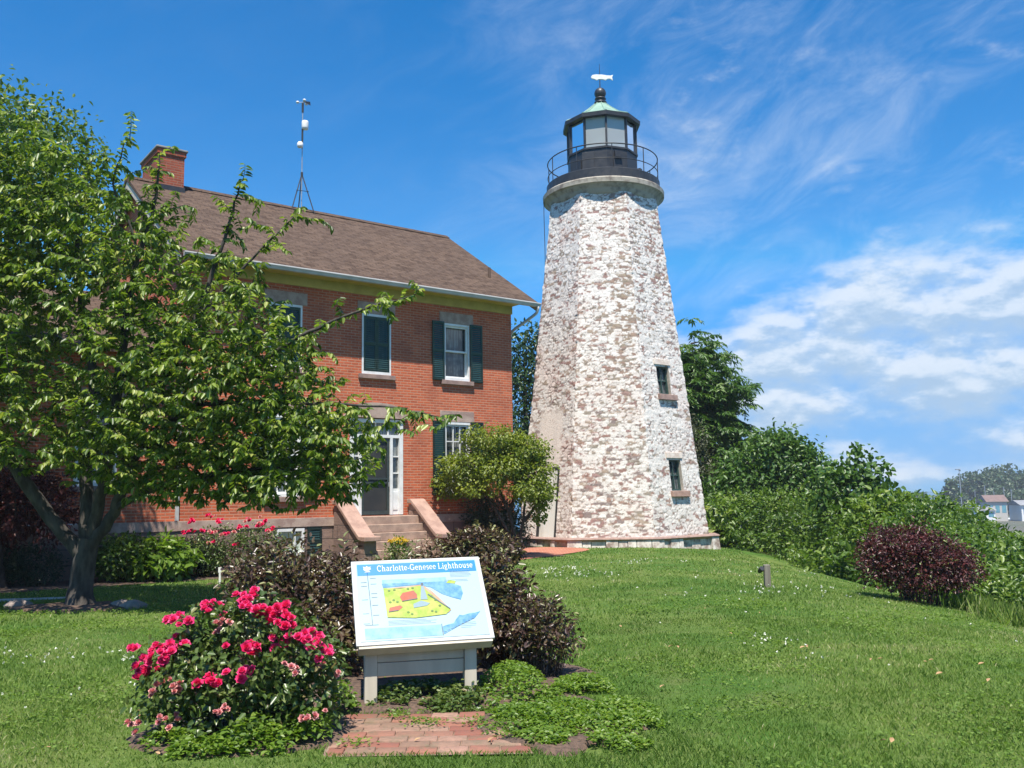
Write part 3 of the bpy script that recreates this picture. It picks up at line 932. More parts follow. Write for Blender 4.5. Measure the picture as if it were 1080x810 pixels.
# ------------------------------------------------------------------ front steps
steps = thing('entrance_steps', 'brown sandstone front steps between two sloping cheek walls', 'steps', house_w(-4.6, 0), HRZ)
outs = [.62, .83, 1.04, 1.26, 1.48, 1.70]
for i, o_ in enumerate(outs):
    zt = 1.225 - .205 * i
    b = MB(); y1 = -(.068) if i == 0 else -(outs[i - 1] - .02)
    b.box(-.94, .94, -o_, y1, zt - .205 if i else zt - .6, zt)
    b.build('step', M['step'], steps, bevel=.015)
for sx in (-1, 1):
    x0_, x1_ = (-1.28, -.945) if sx < 0 else (.945, 1.28)
    b = MB()
    b.prism([(-.068, -.1), (-.068, 1.52), (-.30, 1.50), (-1.55, .68), (-1.72, .64), (-1.72, -.1)], x0_, x1_, 'x')
    cw_ = b.build('cheek_wall', M['block'], steps)
    b = MB()
    top = smooth_path([(0, -.068, 1.66), (0, -.22, 1.665), (0, -.40, 1.57), (0, -1.42, .85), (0, -1.62, .775), (0, -1.86, .765)], .06)
    pts = [(p[1], p[2]) for p in top]
    low = [(p[1], p[2] - .12) for p in reversed(top)]
    b.prism(pts + low, x0_ - .06, x1_ + .06, 'x')
    b.build('coping', M['coping'], cw_, bevel=.02)

# ------------------------------------------------------------------ weather station on the ridge
ws = thing('weather_station', 'slim weather station mast with white sensors on the roof ridge', 'weather station', (-6.60, 27.98, 10.86), HRZ)
b = MB(); b.tube([(0, 0, .0), (0, 0, 3.45)], .018, 8); b.build('mast', M['steel'], ws)
for dx, dy in ((-.42, -.15), (.35, -.28), (.05, .4)):
    b = MB(); b.tube([(dx * .9, dy, -.0 - abs(dy) * .6), (0, 0, 1.15)], .018, 6); b.build('leg', M['black'], ws)
b = MB(); b.tube([(-.22, -.1, .55), (.18, -.16, .55)], .01, 6); b.build('brace', M['black'], ws)
b = MB(); b.tube([(0, 0, 1.05), (0, 0, 1.2)], .04, 8); b.build('collar', M['black'], ws)
b = MB(); b.lathe([(.02, 2.62), (.10, 2.64), (.11, 2.70), (.11, 2.86), (.10, 2.91), (.03, 2.94)], 14, (.07, -.04)); b.build('sensor_housing', M['white'], ws, smooth=True)
b = MB(); b.lathe([(.02, 1.98), (.085, 2.0), (.10, 2.05), (.095, 2.13), (.06, 2.18), (.01, 2.19)], 14, (-.09, -.04)); b.build('radiation_shield', M['white'], ws, smooth=True)
b = MB(); b.tube([(0, 0, 2.18), (0, 0, 2.66)], .03, 6); b.build('clamp', M['black'], ws)
b = MB(); b.tube([(0, 0, 3.2), (0, 0, 3.52)], .035, 6); b.build('clamp', M['black'], ws)
b = MB()
for k in range(3):
    t_ = k * 2.094 + .4
    b.tube([(0, 0, 3.55), (.17 * math.cos(t_), .17 * math.sin(t_), 3.55)], .008, 5)
    b.lathe([(.0, 3.51), (.04, 3.52), (.055, 3.55), (.04, 3.58), (0, 3.59)], 8, (.17 * math.cos(t_), .17 * math.sin(t_)))
b.build('anemometer_cups', M['white'], ws)
b = MB(); b.add([(.02, 0, 3.60), (.26, .02, 3.64), (.28, .02, 3.52), (.02, 0, 3.57)], [(0, 1, 2, 3)]); b.add([(.02, .012, 3.60), (.26, .032, 3.64), (.28, .032, 3.52), (.02, .012, 3.57)], [(3, 2, 1, 0)]); b.build('wind_vane', M['black'], ws)

# ------------------------------------------------------------------ lighthouse
TX, TY, TRZ = 3.57, 33.4, -.1065
TOP_Z = 12.45
ap = lambda z: 3.31 - .1105 * z            # half width across the flats
TAN = math.tan(R(22.5))
tower = thing('lighthouse_tower', 'whitewashed octagonal stone lighthouse with black lantern room on top', 'lighthouse', (TX, TY, 0), TRZ)


def hash2(i, j, k=0):
    h = (np.asarray(i, np.int64) * 374761393 + np.asarray(j, np.int64) * 668265263 + k * 1442695041) & 0x7fffffff
    h = ((h ^ (h >> 13)) * 1274126177) & 0x7fffffff
    h = h ^ (h >> 16)
    return (h & 0xffff) / 65535.0


def vnoise(x, y, k=0):
    i, j = np.floor(x).astype(np.int64), np.floor(y).astype(np.int64)
    fx, fy = x - i, y - j
    fx = fx * fx * (3 - 2 * fx); fy = fy * fy * (3 - 2 * fy)
    a, b_, c, d = hash2(i, j, k), hash2(i + 1, j, k), hash2(i, j + 1, k), hash2(i + 1, j + 1, k)
    return (a * (1 - fx) + b_ * fx) * (1 - fy) + (c * (1 - fx) + d * fx) * fy


def fbm(x, y, k=0, o=4):
    s = 0; a = .5
    for q in range(o):
        s = s + a * vnoise(x * 2 ** q, y * 2 ** q, k + q); a *= .5
    return s


def stones(X, Z, k, cw=.25, chh=.105):
    """rough coursed rubble: nearest jittered cells; returns edge distance, per-stone random values"""
    Xw = X + (fbm(X * 2.2, Z * 2.2, k + 50, 3) - .5) * .16
    Zw = Z + (fbm(X * 1.5 + 9, Z * 2.5, k + 60, 3) - .5) * .11
    gx, gz = Xw / cw, Zw / chh
    jz = np.floor(gz).astype(np.int64)
    F1 = np.full(X.shape, 9.0); F2 = np.full(X.shape, 9.0); id1 = np.zeros(X.shape, np.int64); jd1 = np.zeros(X.shape, np.int64)
    for dj in (-1, 0, 1):
        jj = jz + dj
        sh = hash2(jj, jj * 0 + 7, k)
        ix = np.floor(gx + sh).astype(np.int64)
        for di in (-1, 0, 1):
            ii = ix + di
            px = ii + .5 - sh + (hash2(ii, jj, k + 1) - .5) * .75
            pz = jj + .5 + (hash2(ii, jj, k + 2) - .5) * .5
            dd = np.sqrt(((gx - px) * .9) ** 2 + ((gz - pz) * 1.05) ** 2)
            new = dd < F1
            F2 = np.where(new, F1, np.minimum(F2, dd))
            id1 = np.where(new, ii, id1); jd1 = np.where(new, jj, jd1)
            F1 = np.where(new, dd, F1)
    return F2 - F1, hash2(id1, jd1, k + 3), hash2(id1, jd1, k + 4), hash2(id1, jd1, k + 5)


def facet_pt(ang, x, z, out):
    """point on the facet whose outward normal is turned by ang from the front (tower axes)"""
    a_ = ap(z) + out
    return (math.sin(ang) * a_ + math.cos(ang) * x, -math.cos(ang) * a_ + math.sin(ang) * x, z)


T_OPEN = {45: [(-.32, .32, 5.11, 6.10), (-.27, .35, 1.80, 2.85)], -45: [(-.36, .50, .30, 2.62)]}


def build_tower_wall():
    VV = []; FF = []; CC = []; off = 0
    STONE = .78 * np.array([(.30, .150, .115), (.36, .215, .16), (.40, .30, .215), (.25, .19, .175), (.33, .18, .16), (.30, .25, .19)])
    WHITE = np.array((.70, .66, .605))
    for fi, deg in enumerate((0, 45, -45, 90, -90, 135, -135, 180)):
        ang = R(deg); fine = abs(deg) <= 90
        nz = int(TOP_Z / (.03 if fine else .25)); nx = int(2.75 / (.03 if fine else .3))
        u = np.linspace(-1, 1, nx + 1); z = np.linspace(0, TOP_Z, nz + 1)
        # grid lines forced onto the edges of the openings
        U, Z = np.meshgrid(u, z)
        A = ap(Z); X = U * A * TAN
        ed, r1, r2, r3 = stones(X + deg, Z, 100 + fi * 10)
        joint = np.clip(ed / .20, 0, 1); joint = joint * joint * (3 - 2 * joint)
        rough = fbm(X * 9, Z * 9, 33 + fi, 3) - .45
        corner = np.clip((1 - np.abs(U)) * A * TAN / .09, 0, 1)
        hc = np.zeros(Z.shape)
        for sd_ in (-1, 1):                       # quoins: rough corner stones, shared by both faces
            cid = int(round((deg + sd_ * 22.5) % 360 * 10))
            zz = Z / .21 + fbm(Z * 1.3, Z * 0 + cid, 5, 2) * 2
            q = hash2(np.floor(zz).astype(np.int64), np.floor(zz).astype(np.int64) * 0 + cid, 9)
            fz = zz - np.floor(zz)
            v_ = (q - .5) * .07 * np.clip(np.minimum(fz, 1 - fz) / .15, 0, 1) + (fbm(Z * 6, Z * 0 + cid, 12, 3) - .45) * .04
            hc = np.where(np.sign(U) == sd_, v_, hc)
        hc = hc * (1 - corner)
        h = (.011 * joint * (.2 + .8 * r1) + .015 * rough) * corner + hc * .7
        # worn patches: lime gone, stone showing
        wear = .22 + .55 * fbm(X * 1.6 + deg, Z * 1.3, 200 + fi, 3)
        if deg == 0:
            band = np.exp(-((X - .45 - .02 * Z) / .5) ** 2) * np.exp(-((Z - 8.0) / 2.4) ** 2)
            wear = wear + .42 * band + .17 * np.exp(-((Z - 2.0) / 2.2) ** 2) + .45 * np.exp(-((X - .35) / .22) ** 2) * (Z > 11.6)
        if deg == -45:
            wear = wear + .10 * np.exp(-((Z - 4.5) / 2.5) ** 2)
        if deg == 45:
            wear = wear - .08 + .16 * np.exp(-((Z - 10.0) / 1.8) ** 2)
        worn = np.clip((r2 * .80 + wear * .75 + (fbm(X * 9, Z * 15, 70 + fi, 3) - .45) * 1.7 - .89) / .15, 0, 1)
        sc = STONE[np.minimum((r3 * 6).astype(int), 5)]
        if deg == 0:
            tan_ = np.clip(band * 1.2, 0, 1)[..., None]
            sc = sc * (1 - tan_ * .6) + np.array((.23, .175, .11)) * tan_ * .6
        wt = WHITE * (.90 + .14 * r1[..., None])
        pink = np.clip((fbm(X * 1.1 + 5, Z * .9, 300 + fi, 3) - .48) / .2, 0, 1)[..., None] * (.9 if deg == -45 else .45)
        wt = wt * (1 - pink * .45) + np.array((.66, .47, .40)) * pink * .45
        # gaps between stones where the lime has fallen out
        gap = np.clip(1 - ed / .16, 0, 1) * np.clip((fbm(X * 3.1, Z * 4.0, 400 + fi, 3) - .36) / .12, 0, 1)
        c = wt * (1 - .92 * worn[..., None]) + sc * .92 * worn[..., None]
        c = c * (1 - .85 * gap[..., None]) + np.array((.17, .125, .10)) * .85 * gap[..., None]
        h = h - .012 * gap
        if deg == -45:                      # smooth rendered patch above the door
            rp = np.clip(1 - np.maximum(np.abs(X - .0) / .62, np.abs(Z - 3.6) / 1.15) ** 8, 0, 1)
            h = h * (1 - rp) + .012 * rp
            c = c * (1 - rp[..., None]) + (np.array((.68, .61, .54)) * (.85 + .3 * fbm(X * 4, Z * 1.2, 9, 3)[..., None])) * rp[..., None]
        sa, cs = math.sin(ang), math.cos(ang)
        a_ = A + h
        X2 = X + U * hc * .7 * TAN
        V = np.stack([sa * a_ + cs * X2, -cs * a_ + sa * X2, Z], -1)
        idx = np.arange((nx + 1) * (nz + 1)).reshape(nz + 1, nx + 1) + off
        F = np.stack([idx[:-1, :-1], idx[:-1, 1:], idx[1:, 1:], idx[1:, :-1]], -1)
        xc = (X[:-1, :-1] + X[1:, 1:]) / 2; zc = (Z[:-1, :-1] + Z[1:, 1:]) / 2
        keep = np.ones(xc.shape, bool)
        for (x0_, x1_, z0_, z1_) in T_OPEN.get(deg, []):
            keep &= ~((xc > x0_) & (xc < x1_) & (zc > z0_) & (zc < z1_))
        VV.append(V.reshape(-1, 3)); FF.append(F[keep]); CC.append(c.reshape(-1, 3)); off += V.size // 3
    V = np.concatenate(VV); F = np.concatenate(FF); C = np.concatenate(CC)
    o = raw_mesh('tower_wall', V, F, M['tower'], tower, smooth=False)
    ca = o.data.attributes.new('Col', 'FLOAT_COLOR', 'POINT')
    ca.data.foreach_set('color', np.ascontiguousarray(np.concatenate([C, np.ones((len(C), 1))], 1), np.float32).ravel())
    return o


build_tower_wall()


def fbox(b, ang, x0, x1, z0, z1, o0, o1, mi=0):
    """box lying on a facet, from depth o0 to o1 (outwards)"""
    vs = [facet_pt(ang, x, z, o) for z in (z0, z1) for o in (o1, o0) for x in (x0, x1)]
    b.add(vs, [(0, 2, 3, 1), (4, 5, 7, 6), (0, 1, 5, 4), (2, 6, 7, 3), (0, 4, 6, 2), (1, 3, 7, 5)], mi)


for q, (x0_, x1_, z0_, z1_) in enumerate(T_OPEN[45]):
    A_ = R(45)
    b = MB()                                              # reveals
    for (a0, a1, c0, c1) in ((x0_ - .06, x0_ + .01, z0_ - .05, z1_ + .05), (x1_ - .01, x1_ + .06, z0_ - .05, z1_ + .05), (x0_ + .01, x1_ - .01, z1_ - .01, z1_ + .05)):
        fbox(b, A_, a0, a1, c0, c1, -.30, -.004)
    w_ = b.build('tower_window', M['cornice'], tower)
    b = MB()
    fw = .06
    fbox(b, A_, x0_ + .012, x0_ + fw, z0_, z1_ - .012, -.20, -.11); fbox(b, A_, x1_ - fw, x1_ - .012, z0_, z1_ - .012, -.20, -.11)
    fbox(b, A_, x0_ + fw, x1_ - fw, z1_ - fw, z1_ - .012, -.20, -.11); fbox(b, A_, x0_ + fw, x1_ - fw, z0_, z0_ + fw, -.20, -.11)
    xm = (x0_ + x1_) / 2; zm = (z0_ + z1_) / 2
    fbox(b, A_, xm - .02, xm + .02, z0_ + fw, z1_ - fw, -.19, -.12); fbox(b, A_, x0_ + fw, x1_ - fw, zm - .02, zm + .02, -.185, -.13)
    b.build('window_frame', mat('dark_green_paint', c1=(.025, .055, .045), c2=(.035, .07, .06), rough=.5), w_)
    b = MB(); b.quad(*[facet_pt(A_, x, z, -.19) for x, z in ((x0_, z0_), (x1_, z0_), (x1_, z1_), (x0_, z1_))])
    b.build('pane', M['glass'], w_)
    b = MB(); fbox(b, A_, x0_ - .08, x1_ + .17, z0_ - .20, z0_ - .004, -.25, .13)
    b.build('sill', M['sill'] if q == 0 else M['coping'], w_, bevel=.012)
    b = MB(); fbox(b, A_, x0_ - .10, x1_ + .08, z1_ + .052, z1_ + .25, -.2, .045)
    b.build('lintel', mat('pale_lintel', c1=(.66, .58, .50), c2=(.50, .40, .33), scale=5, rough=.9, bmp=.5), w_, bevel=.01)
# tower door
x0_, x1_, z0_, z1_ = T_OPEN[-45][0]; A_ = R(-45)
b = MB()
for (a0, a1, c0, c1) in ((x0_ - .08, x0_ + .03, z0_ - .05, z1_ + .06), (x1_ - .01, x1_ + .08, z0_ - .05, z1_ + .06), (x0_ + .03, x1_ - .01, z1_ - .05, z1_ + .06)):
    fbox(b, A_, a0, a1, c0, c1, -.32, .012)
td = b.build('tower_door', mat('door_gap_black', c1=(.02, .02, .02), c2=(.03, .03, .03), rough=.7), tower)  # shade in the gap round the door, painted as a black surround
b = MB()
n = 6
for i in range(n):
    w = (x1_ - x0_ - .10) / n
    fbox(b, A_, x0_ + .08 + w * i + .004, x0_ + .08 + w * (i + 1) - .004, z0_ - .02, z1_ - .07, -.06, .02 + .004 * (i % 2))
b.build('door_planks', M['oldwhite'], td)
b = MB(); fbox(b, A_, x0_ + .16, x0_ + .20, 1.30, 1.48, .03, .07); b.build('handle', M['black'], td)

# plinth, split into rough blocks
b = MB()
for k in range(8):
    ang = R(45 * k)
    rr = random.Random(k)
    x = -(ap(0) + .30) * TAN; xe = -x
    while x < xe - .02:
        w = min(rr.uniform(.2, .55), xe - x)
        if xe - x - w < .2:
            w = xe - x
        o_ = .26 + rr.uniform(-.05, .06)
        fbox(b, ang, x + .006, x + w - .006, -.45, .245 + rr.uniform(-.012, .012), -.3, o_)
        x += w
pl = b.build('plinth', mat('plinth_stone', c1=(.68, .63, .57), c2=(.24, .17, .14), scale=3.2, rough=.95, bmp=.8, bscale=12), tower, bevel=.02)
b = MB()
b.lathe([((ap(0) + .22) / math.cos(R(22.5)), .18), ((ap(0) + .33) / math.cos(R(22.5)), .262), ((ap(0) + .30) / math.cos(R(22.5)), .30), ((ap(0) - .1) / math.cos(R(22.5)), .315)], 8, a0=R(22.5))
b.build('plinth_ledge', M['sill'], tower)

# cornice: round, growing out of the octagon
b = MB()
prof = [(ap(12.4) - .12, 12.30), (ap(12.4) + .06, 12.42), (2.05, 12.50), (2.09, 12.58), (2.20, 12.70), (2.28, 12.74), (2.29, 12.90), (2.24, 12.95), (1.6, 13.02)]
b.lathe(prof, 56)
b.build('cornice', mat('cornice_stone', c1=(.37, .335, .275), c2=(.15, .12, .10), scale=2.6, rough=.95, bmp=.8, lo=.42, hi=.72), tower)
b = MB(); b.lathe([(2.13, 12.955), (2.14, 13.30), (2.10, 13.33), (.2, 13.34)], 48); b.build('gallery_deck', M['black'], tower)
# railing
b = MB()
ring = lambda r, z: [(r * math.sin(t), -r * math.cos(t), z) for t in np.linspace(0, 2 * math.pi, 57)]
b.tube(ring(2.08, 14.22), .022, 6, cap=False); b.tube(ring(2.08, 13.68), .016, 6, cap=False)
rail = b.build('railing', M['black'], tower, smooth=True)
for k in range(10):
    t_ = R(36 * k + 10)
    b = MB(); b.tube([(2.08 * math.sin(t_), -2.08 * math.cos(t_), 13.30), (2.08 * math.sin(t_), -2.08 * math.cos(t_), 14.22)], .018, 6)
    b.build('post', M['black'], rail)
# lantern room: ten-sided
LN, LA = 10, R(8)
LR = 1.33
b = MB()
b.lathe([(LR, 13.17), (LR, 14.36), (LR + .04, 14.36), (LR + .04, 14.43), (LR - .05, 14.43)], LN, a0=LA)
b.lathe([(LR + .10, 13.17), (LR + .10, 13.27), (LR, 13.28)], LN, a0=LA)
lantern = b.build('lantern_room', M['black'], tower)
b = MB()
for k in range(LN):
    t_ = LA + 2 * math.pi * k / LN
    x, y = LR * .985 * math.sin(t_), -LR * .985 * math.cos(t_)
    Mx = Matrix.Translation((x, y, 0)) @ Matrix.Rotation(t_, 4, 'Z')
    b = MB(); b.box(-.034, .034, -.04, .04, 14.43, 15.62, M4=Mx)
    b.build('glazing_bar', M['black'], lantern)
for k in range(LN):
    t0, t1 = LA + 2 * math.pi * k / LN, LA + 2 * math.pi * (k + 1) / LN
    r_ = LR * .965
    b = MB(); b.quad(*[(r_ * math.sin(t), -r_ * math.cos(t), z) for t, z in ((t0, 14.43), (t1, 14.43), (t1, 15.60), (t0, 15.60))])
    b.build('pane', M['lampglass'], lantern)
def lbox(k_, frac, w, z0, z1, d0, d1, nm_='vent_hatch'):    # hatches and vents on the black wall
    t0, t1 = LA + 2 * math.pi * k_ / LN, LA + 2 * math.pi * (k_ + 1) / LN
    p0 = Vector((LR * math.sin(t0), -LR * math.cos(t0), 0)); p1 = Vector((LR * math.sin(t1), -LR * math.cos(t1), 0))
    c = p0.lerp(p1, frac); ex = (p1 - p0).normalized(); ey = Vector((-ex.y, ex.x, 0))
    Mx = Matrix(((ex.x, ey.x, 0, c.x), (ex.y, ey.y, 0, c.y), (0, 0, 1, 0), (0, 0, 0, 1)))
    b = MB(); b.box(-w / 2, w / 2, -d1, -d0, z0, z1, M4=Mx); b.build(nm_, M['black'], lantern, bevel=.006)
lbox(0, .5, .34, 13.62, 14.05, .0, .05); lbox(0, .5, .30, 13.98, 14.22, .05, .16)
lbox(-2, .6, .30, 13.5, 14.0, .0, .05); lbox(1, .85, .18, 13.5, 13.8, .0, .22); lbox(-1, .15, .45, 13.35, 14.25, .0, .03, 'lantern_door')
b = MB(); b.lathe([(.0, 14.35), (.24, 14.35), (.24, 14.55), (.30, 14.6), (.33, 14.8), (.33, 15.1), (.22, 15.3), (.05, 15.35), (0, 15.35)], 14)
b.build('lamp_lens', mat('lens_glass', c1=(.65, .70, .66), c2=(.55, .62, .58), rough=.15), lantern, smooth=True)
# roof
b = MB(); b.lathe([(LR + .01, 15.56), (LR + .16, 15.58), (LR + .17, 15.72), (LR + .10, 15.75), (LR - .2, 15.76)], LN, a0=LA); b.build('roof_eave', M['black'], tower)
b = MB(); b.lathe([(LR + .12, 15.752), (.98, 15.98), (.62, 16.25), (.24, 16.58), (.16, 16.62)], LN, a0=LA)
lr = b.build('lantern_roof', M['copper'], tower)
b = MB()
for k in range(LN):
    t_ = LA + 2 * math.pi * k / LN
    b.tube([(r_ * math.sin(t_), -r_ * math.cos(t_), z) for r_, z in ((LR + .12, 15.76), (.98, 15.99), (.62, 16.26), (.24, 16.59))], .018, 5)
b.build('roof_seam', M['copper'], lr)
b = MB(); b.lathe([(.17, 16.60), (.24, 16.62), (.24, 16.68), (.17, 16.71), (.17, 16.78), (.22, 16.80), (.21, 16.84)] + [(.225 * math.cos(t), 17.04 + .225 * math.sin(t)) for t in np.linspace(-1.0, 1.57, 12)], 20)
b.build('finial', M['black'], lr, smooth=True)
b = MB(); b.tube([(0, 0, 17.2), (0, 0, 18.25)], [.022, .008], 6)
wv = b.build('weathervane', M['black'], tower)
b = MB()                                                    # fish-shaped vane: forked tail to the right
fish = [(-.34, 17.72), (-.28, 17.80), (-.14, 17.815), (.1, 17.79), (.3, 17.745), (.42, 17.73), (.52, 17.76), (.475, 17.66), (.50, 17.53), (.40, 17.60), (.3, 17.61), (.22, 17.56), (.12, 17.60), (-.05, 17.615), (-.12, 17.58), (-.2, 17.635), (-.3, 17.66)]
b.prism(fish, -.03, .03, 'y')
b.build('vane_fish', M['white'], wv, bevel=.008)
# lightning cable hanging from the cornice on the left
b = MB()
b.tube(smooth_path([(-2.22, -.35, 12.80), (-2.24, -.35, 12.4), (-2.25, -.4, 9.6), (-2.52, -.6, 7.6), (-2.85, -.7, 4.5)], .4), .014, 5)
b.build('lightning_cable', M['black'], tower)
#@@PART2@@

# ------------------------------------------------------------------ information sign
def build_sign():
    yaw, tilt, roll = R(14.1), R(46.5), R(.53)
    W, H = 1.127, .86
    C0 = Vector((-.719, 7.55, .507))
    A = Vector((math.cos(yaw) * math.cos(roll), math.sin(yaw) * math.cos(roll), math.sin(roll)))
    up = Vector((-math.sin(yaw) * math.cos(tilt), math.cos(yaw) * math.cos(tilt), math.sin(tilt)))
    Bv = (up - A * A.dot(up)).normalized(); Nv = A.cross(Bv)
    root = thing('information_sign', 'slanted white information board on wooden legs beside pink roses', 'sign', (C0.x, C0.y, 0))
    O = C0 - A * W / 2 - Vector((C0.x, C0.y, 0))                  # low left corner of the panel, relative to the root
    MX = Matrix(((A.x, Bv.x, Nv.x, O.x), (A.y, Bv.y, Nv.y, O.y), (A.z, Bv.z, Nv.z, O.z), (0, 0, 0, 1)))

    def flat(name, polys, m_, layer, parent):
        b = MB()
        for poly in polys:
            b.add([MX @ Vector((u, v, .004 + .0016 * layer)) for u, v in poly], [tuple(range(len(poly)))])
        me = b
        o = me.build(name, m_, parent)
        return o
    b = MB(); b.box(0, W, 0, H, -.035, 0, M4=MX)
    panel = b.build('panel', M['signwhite'], root, bevel=.006)
    b = MB(); b.box(.02, W - .02, -.022, -.001, -.10, -.012, M4=MX); b.box(.03, W - .03, .0, H - .1, -.075, -.037, M4=MX)
    b.build('apron', M['wood'], root)
    rect = lambda u0, u1, v0, v1: [(u0, v0), (u1, v0), (u1, v1), (u0, v1)]
    wig = lambda pts, j=.006: [(u + random.uniform(-j, j), v + random.uniform(-j, j)) for u, v in pts]
    poster = flat('poster', [rect(.035, W - .035, .032, H - .03)], M['poster'], 0, panel)
    flat('banner', [rect(.047, W - .047, H - .165, H - .045)], M['blue'], 1, poster)
    # white emblem: two wavy shapes
    flat('emblem', [[(.10, .755), (.115, .745), (.15, .748), (.168, .765), (.155, .775), (.17, .79), (.145, .786), (.13, .797), (.118, .785), (.098, .792), (.104, .772)], [(.108, .728), (.16, .73), (.15, .74), (.118, .738)]], M['signwhite'], 2, poster)

    # bold roman lettering with serifs, drawn stroke by stroke (x height .5, capitals .72)
    def arc(cx, cy, rx, ry, a0, a1, n=9):
        return [(cx + rx * math.cos(R(a)), cy + ry * math.sin(R(a))) for a in np.linspace(a0, a1, n)]
    T_, t_ = .105, .06                       # thick and thin strokes
    GL = {                                   # glyph: advance, [(points, width)]
        'C': (.66, [(arc(.34, .36, .26, .33, 45, 315, 14), T_), ([(.54, .50), (.54, .70)], t_)]),
        'G': (.72, [(arc(.34, .36, .26, .33, 45, 315, 14), T_), ([(.54, .50), (.54, .70)], t_), ([(.58, .04), (.58, .32)], T_), ([(.46, .32), (.68, .32)], t_)]),
        'L': (.60, [([(.15, .03), (.15, .69)], T_), ([(.04, .70), (.27, .70)], t_), ([(.04, .03), (.54, .03)], t_), ([(.53, .03), (.53, .20)], t_)]),
        'h': (.60, [([(.14, .02), (.14, .72)], T_), ([(.05, .70), (.15, .70)], t_), (arc(.29, .31, .14, .15, 160, 0, 7) + [(.43, .02)], T_), ([(.04, .025), (.25, .025)], t_), ([(.34, .025), (.54, .025)], t_)]),
        'n': (.60, [([(.14, .02), (.14, .48)], T_), ([(.05, .46), (.15, .46)], t_), (arc(.29, .31, .14, .15, 160, 0, 7) + [(.43, .02)], T_), ([(.04, .025), (.25, .025)], t_), ([(.34, .025), (.54, .025)], t_)]),
        'u': (.60, [([(.14, .47), (.14, .18)] + arc(.28, .18, .14, .15, 180, 340, 7), T_), ([(.43, .03), (.43, .48)], T_), ([(.04, .46), (.15, .46)], t_), ([(.34, .46), (.44, .46)], t_), ([(.43, .03), (.54, .03)], t_)]),
        'a': (.50, [(arc(.24, .36, .13, .11, 150, 0, 6) + [(.37, .03)], T_), (arc(.22, .15, .14, .12, 80, 330, 8), t_ + .015), ([(.37, .03), (.46, .03)], t_)]),
        'r': (.44, [([(.14, .02), (.14, .48)], T_), ([(.04, .46), (.15, .46)], t_), (arc(.30, .30, .15, .17, 160, 55, 5), T_), ([(.04, .025), (.26, .025)], t_)]),
        'l': (.30, [([(.15, .02), (.15, .72)], T_), ([(.05, .70), (.16, .70)], t_), ([(.04, .025), (.26, .025)], t_)]),
        'i': (.30, [([(.15, .02), (.15, .48)], T_), ([(.05, .46), (.16, .46)], t_), ([(.04, .025), (.26, .025)], t_), ([(.15, .58), (.15, .69)], T_ + .01)]),
        'o': (.54, [(arc(.27, .25, .19, .21, 0, 360, 16), T_ - .015)]),
        'e': (.50, [(arc(.26, .25, .18, .21, 0, 315, 14), T_ - .015), ([(.10, .26), (.44, .26)], t_)]),
        't': (.36, [([(.16, .62), (.16, .13)] + arc(.25, .12, .09, .09, 180, 310, 5), T_), ([(.04, .46), (.32, .46)], t_)]),
        's': (.42, [(arc(.21, .35, .12, .11, 40, 230, 7) + arc(.21, .14, .13, .12, 50, -140, 7), T_ - .015), ([(.33, .36), (.33, .47)], t_)]),
        'g': (.52, [(arc(.23, .32, .15, .13, 0, 360, 12), T_ - .02), ([(.34, .42), (.48, .47)], t_), ([(.14, .19), (.12, .12), (.34, .07)], t_), (arc(.24, -.05, .17, .11, 0, 360, 12), t_ + .01)]),
        '-': (.34, [([(.06, .23), (.28, .23)], T_ - .01)]), ' ': (.26, []),
    }

    def words(txt, u0, u1, vb, height, m_, layer, name):
        tot = sum(GL[c][0] for c in txt); su = (u1 - u0) / tot
        b = MB(); x = 0.0; lift = 0
        for c in txt:
            adv, strokes = GL[c]
            for pts, w in strokes:
                p = [Vector((q[0] + x, q[1])) for q in pts]
                L_ = []; Rr = []
                for i in range(len(p)):
                    d = (p[min(i + 1, len(p) - 1)] - p[max(i - 1, 0)]).normalized(); nrm = Vector((-d.y, d.x)) * w / 2
                    L_.append(p[i] + nrm); Rr.append(p[i] - nrm)
                lift += 1
                z = .004 + .0016 * layer + .00003 * (lift % 8)
                to = lambda q: MX @ Vector((u0 + q.x * su, vb + q.y * height, z))
                for i in range(len(p) - 1):
                    b.quad(to(Rr[i]), to(Rr[i + 1]), to(L_[i + 1]), to(L_[i]))
            x += adv
        return b.build(name, m_, poster)
    words('Charlotte-Genesee Lighthouse', .215, 1.055, H - .128, .090, M['signwhite'], 2, 'title_lettering')
    # coloured bird's eye picture
    flat('picture_sky', [rect(.25, .80, .585, .64)], M['pale_ink'], 1, poster)
    flat('picture_lake', [wig([(.25, .555), (.55, .575), (.66, .54), (.74, .47), (.83, .42), (.90, .40), (.93, .46), (.92, .53), (.84, .565), (.76, .60), (.25, .60)])], M['water_ink'], 2, poster)
    flat('picture_pier', [wig([(.79, .575), (.87, .565), (.88, .59), (.82, .60)])], M['green_ink'], 3, poster)
    flat('picture_sand', [wig([(.27, .55), (.58, .572), (.66, .50), (.80, .30), (.78, .27), (.60, .42), (.50, .545)])], M['sand_ink'], 3, poster)
    flat('picture_grass', [wig([(.255, .545), (.40, .54), (.56, .555), (.62, .50), (.70, .40), (.79, .29), (.76, .255), (.50, .235), (.26, .25)])], M['green_ink'], 4, poster)
    flat('picture_house', [[(.40, .40), (.53, .42), (.53, .47), (.505, .51), (.41, .49), (.385, .45)], [(.28, .30), (.36, .31), (.40, .345), (.38, .365), (.29, .345)]], M['red_ink'], 5, poster)
    flat('picture_tower', [[(.555, .41), (.615, .41), (.595, .555), (.575, .555)], [(.49, .33), (.60, .345), (.63, .37), (.56, .40), (.49, .37)]], M['faint_ink'], 6, poster)
    flat('picture_lantern', [rect(.575, .595, .555, .585)], M['grey_ink'], 7, poster)
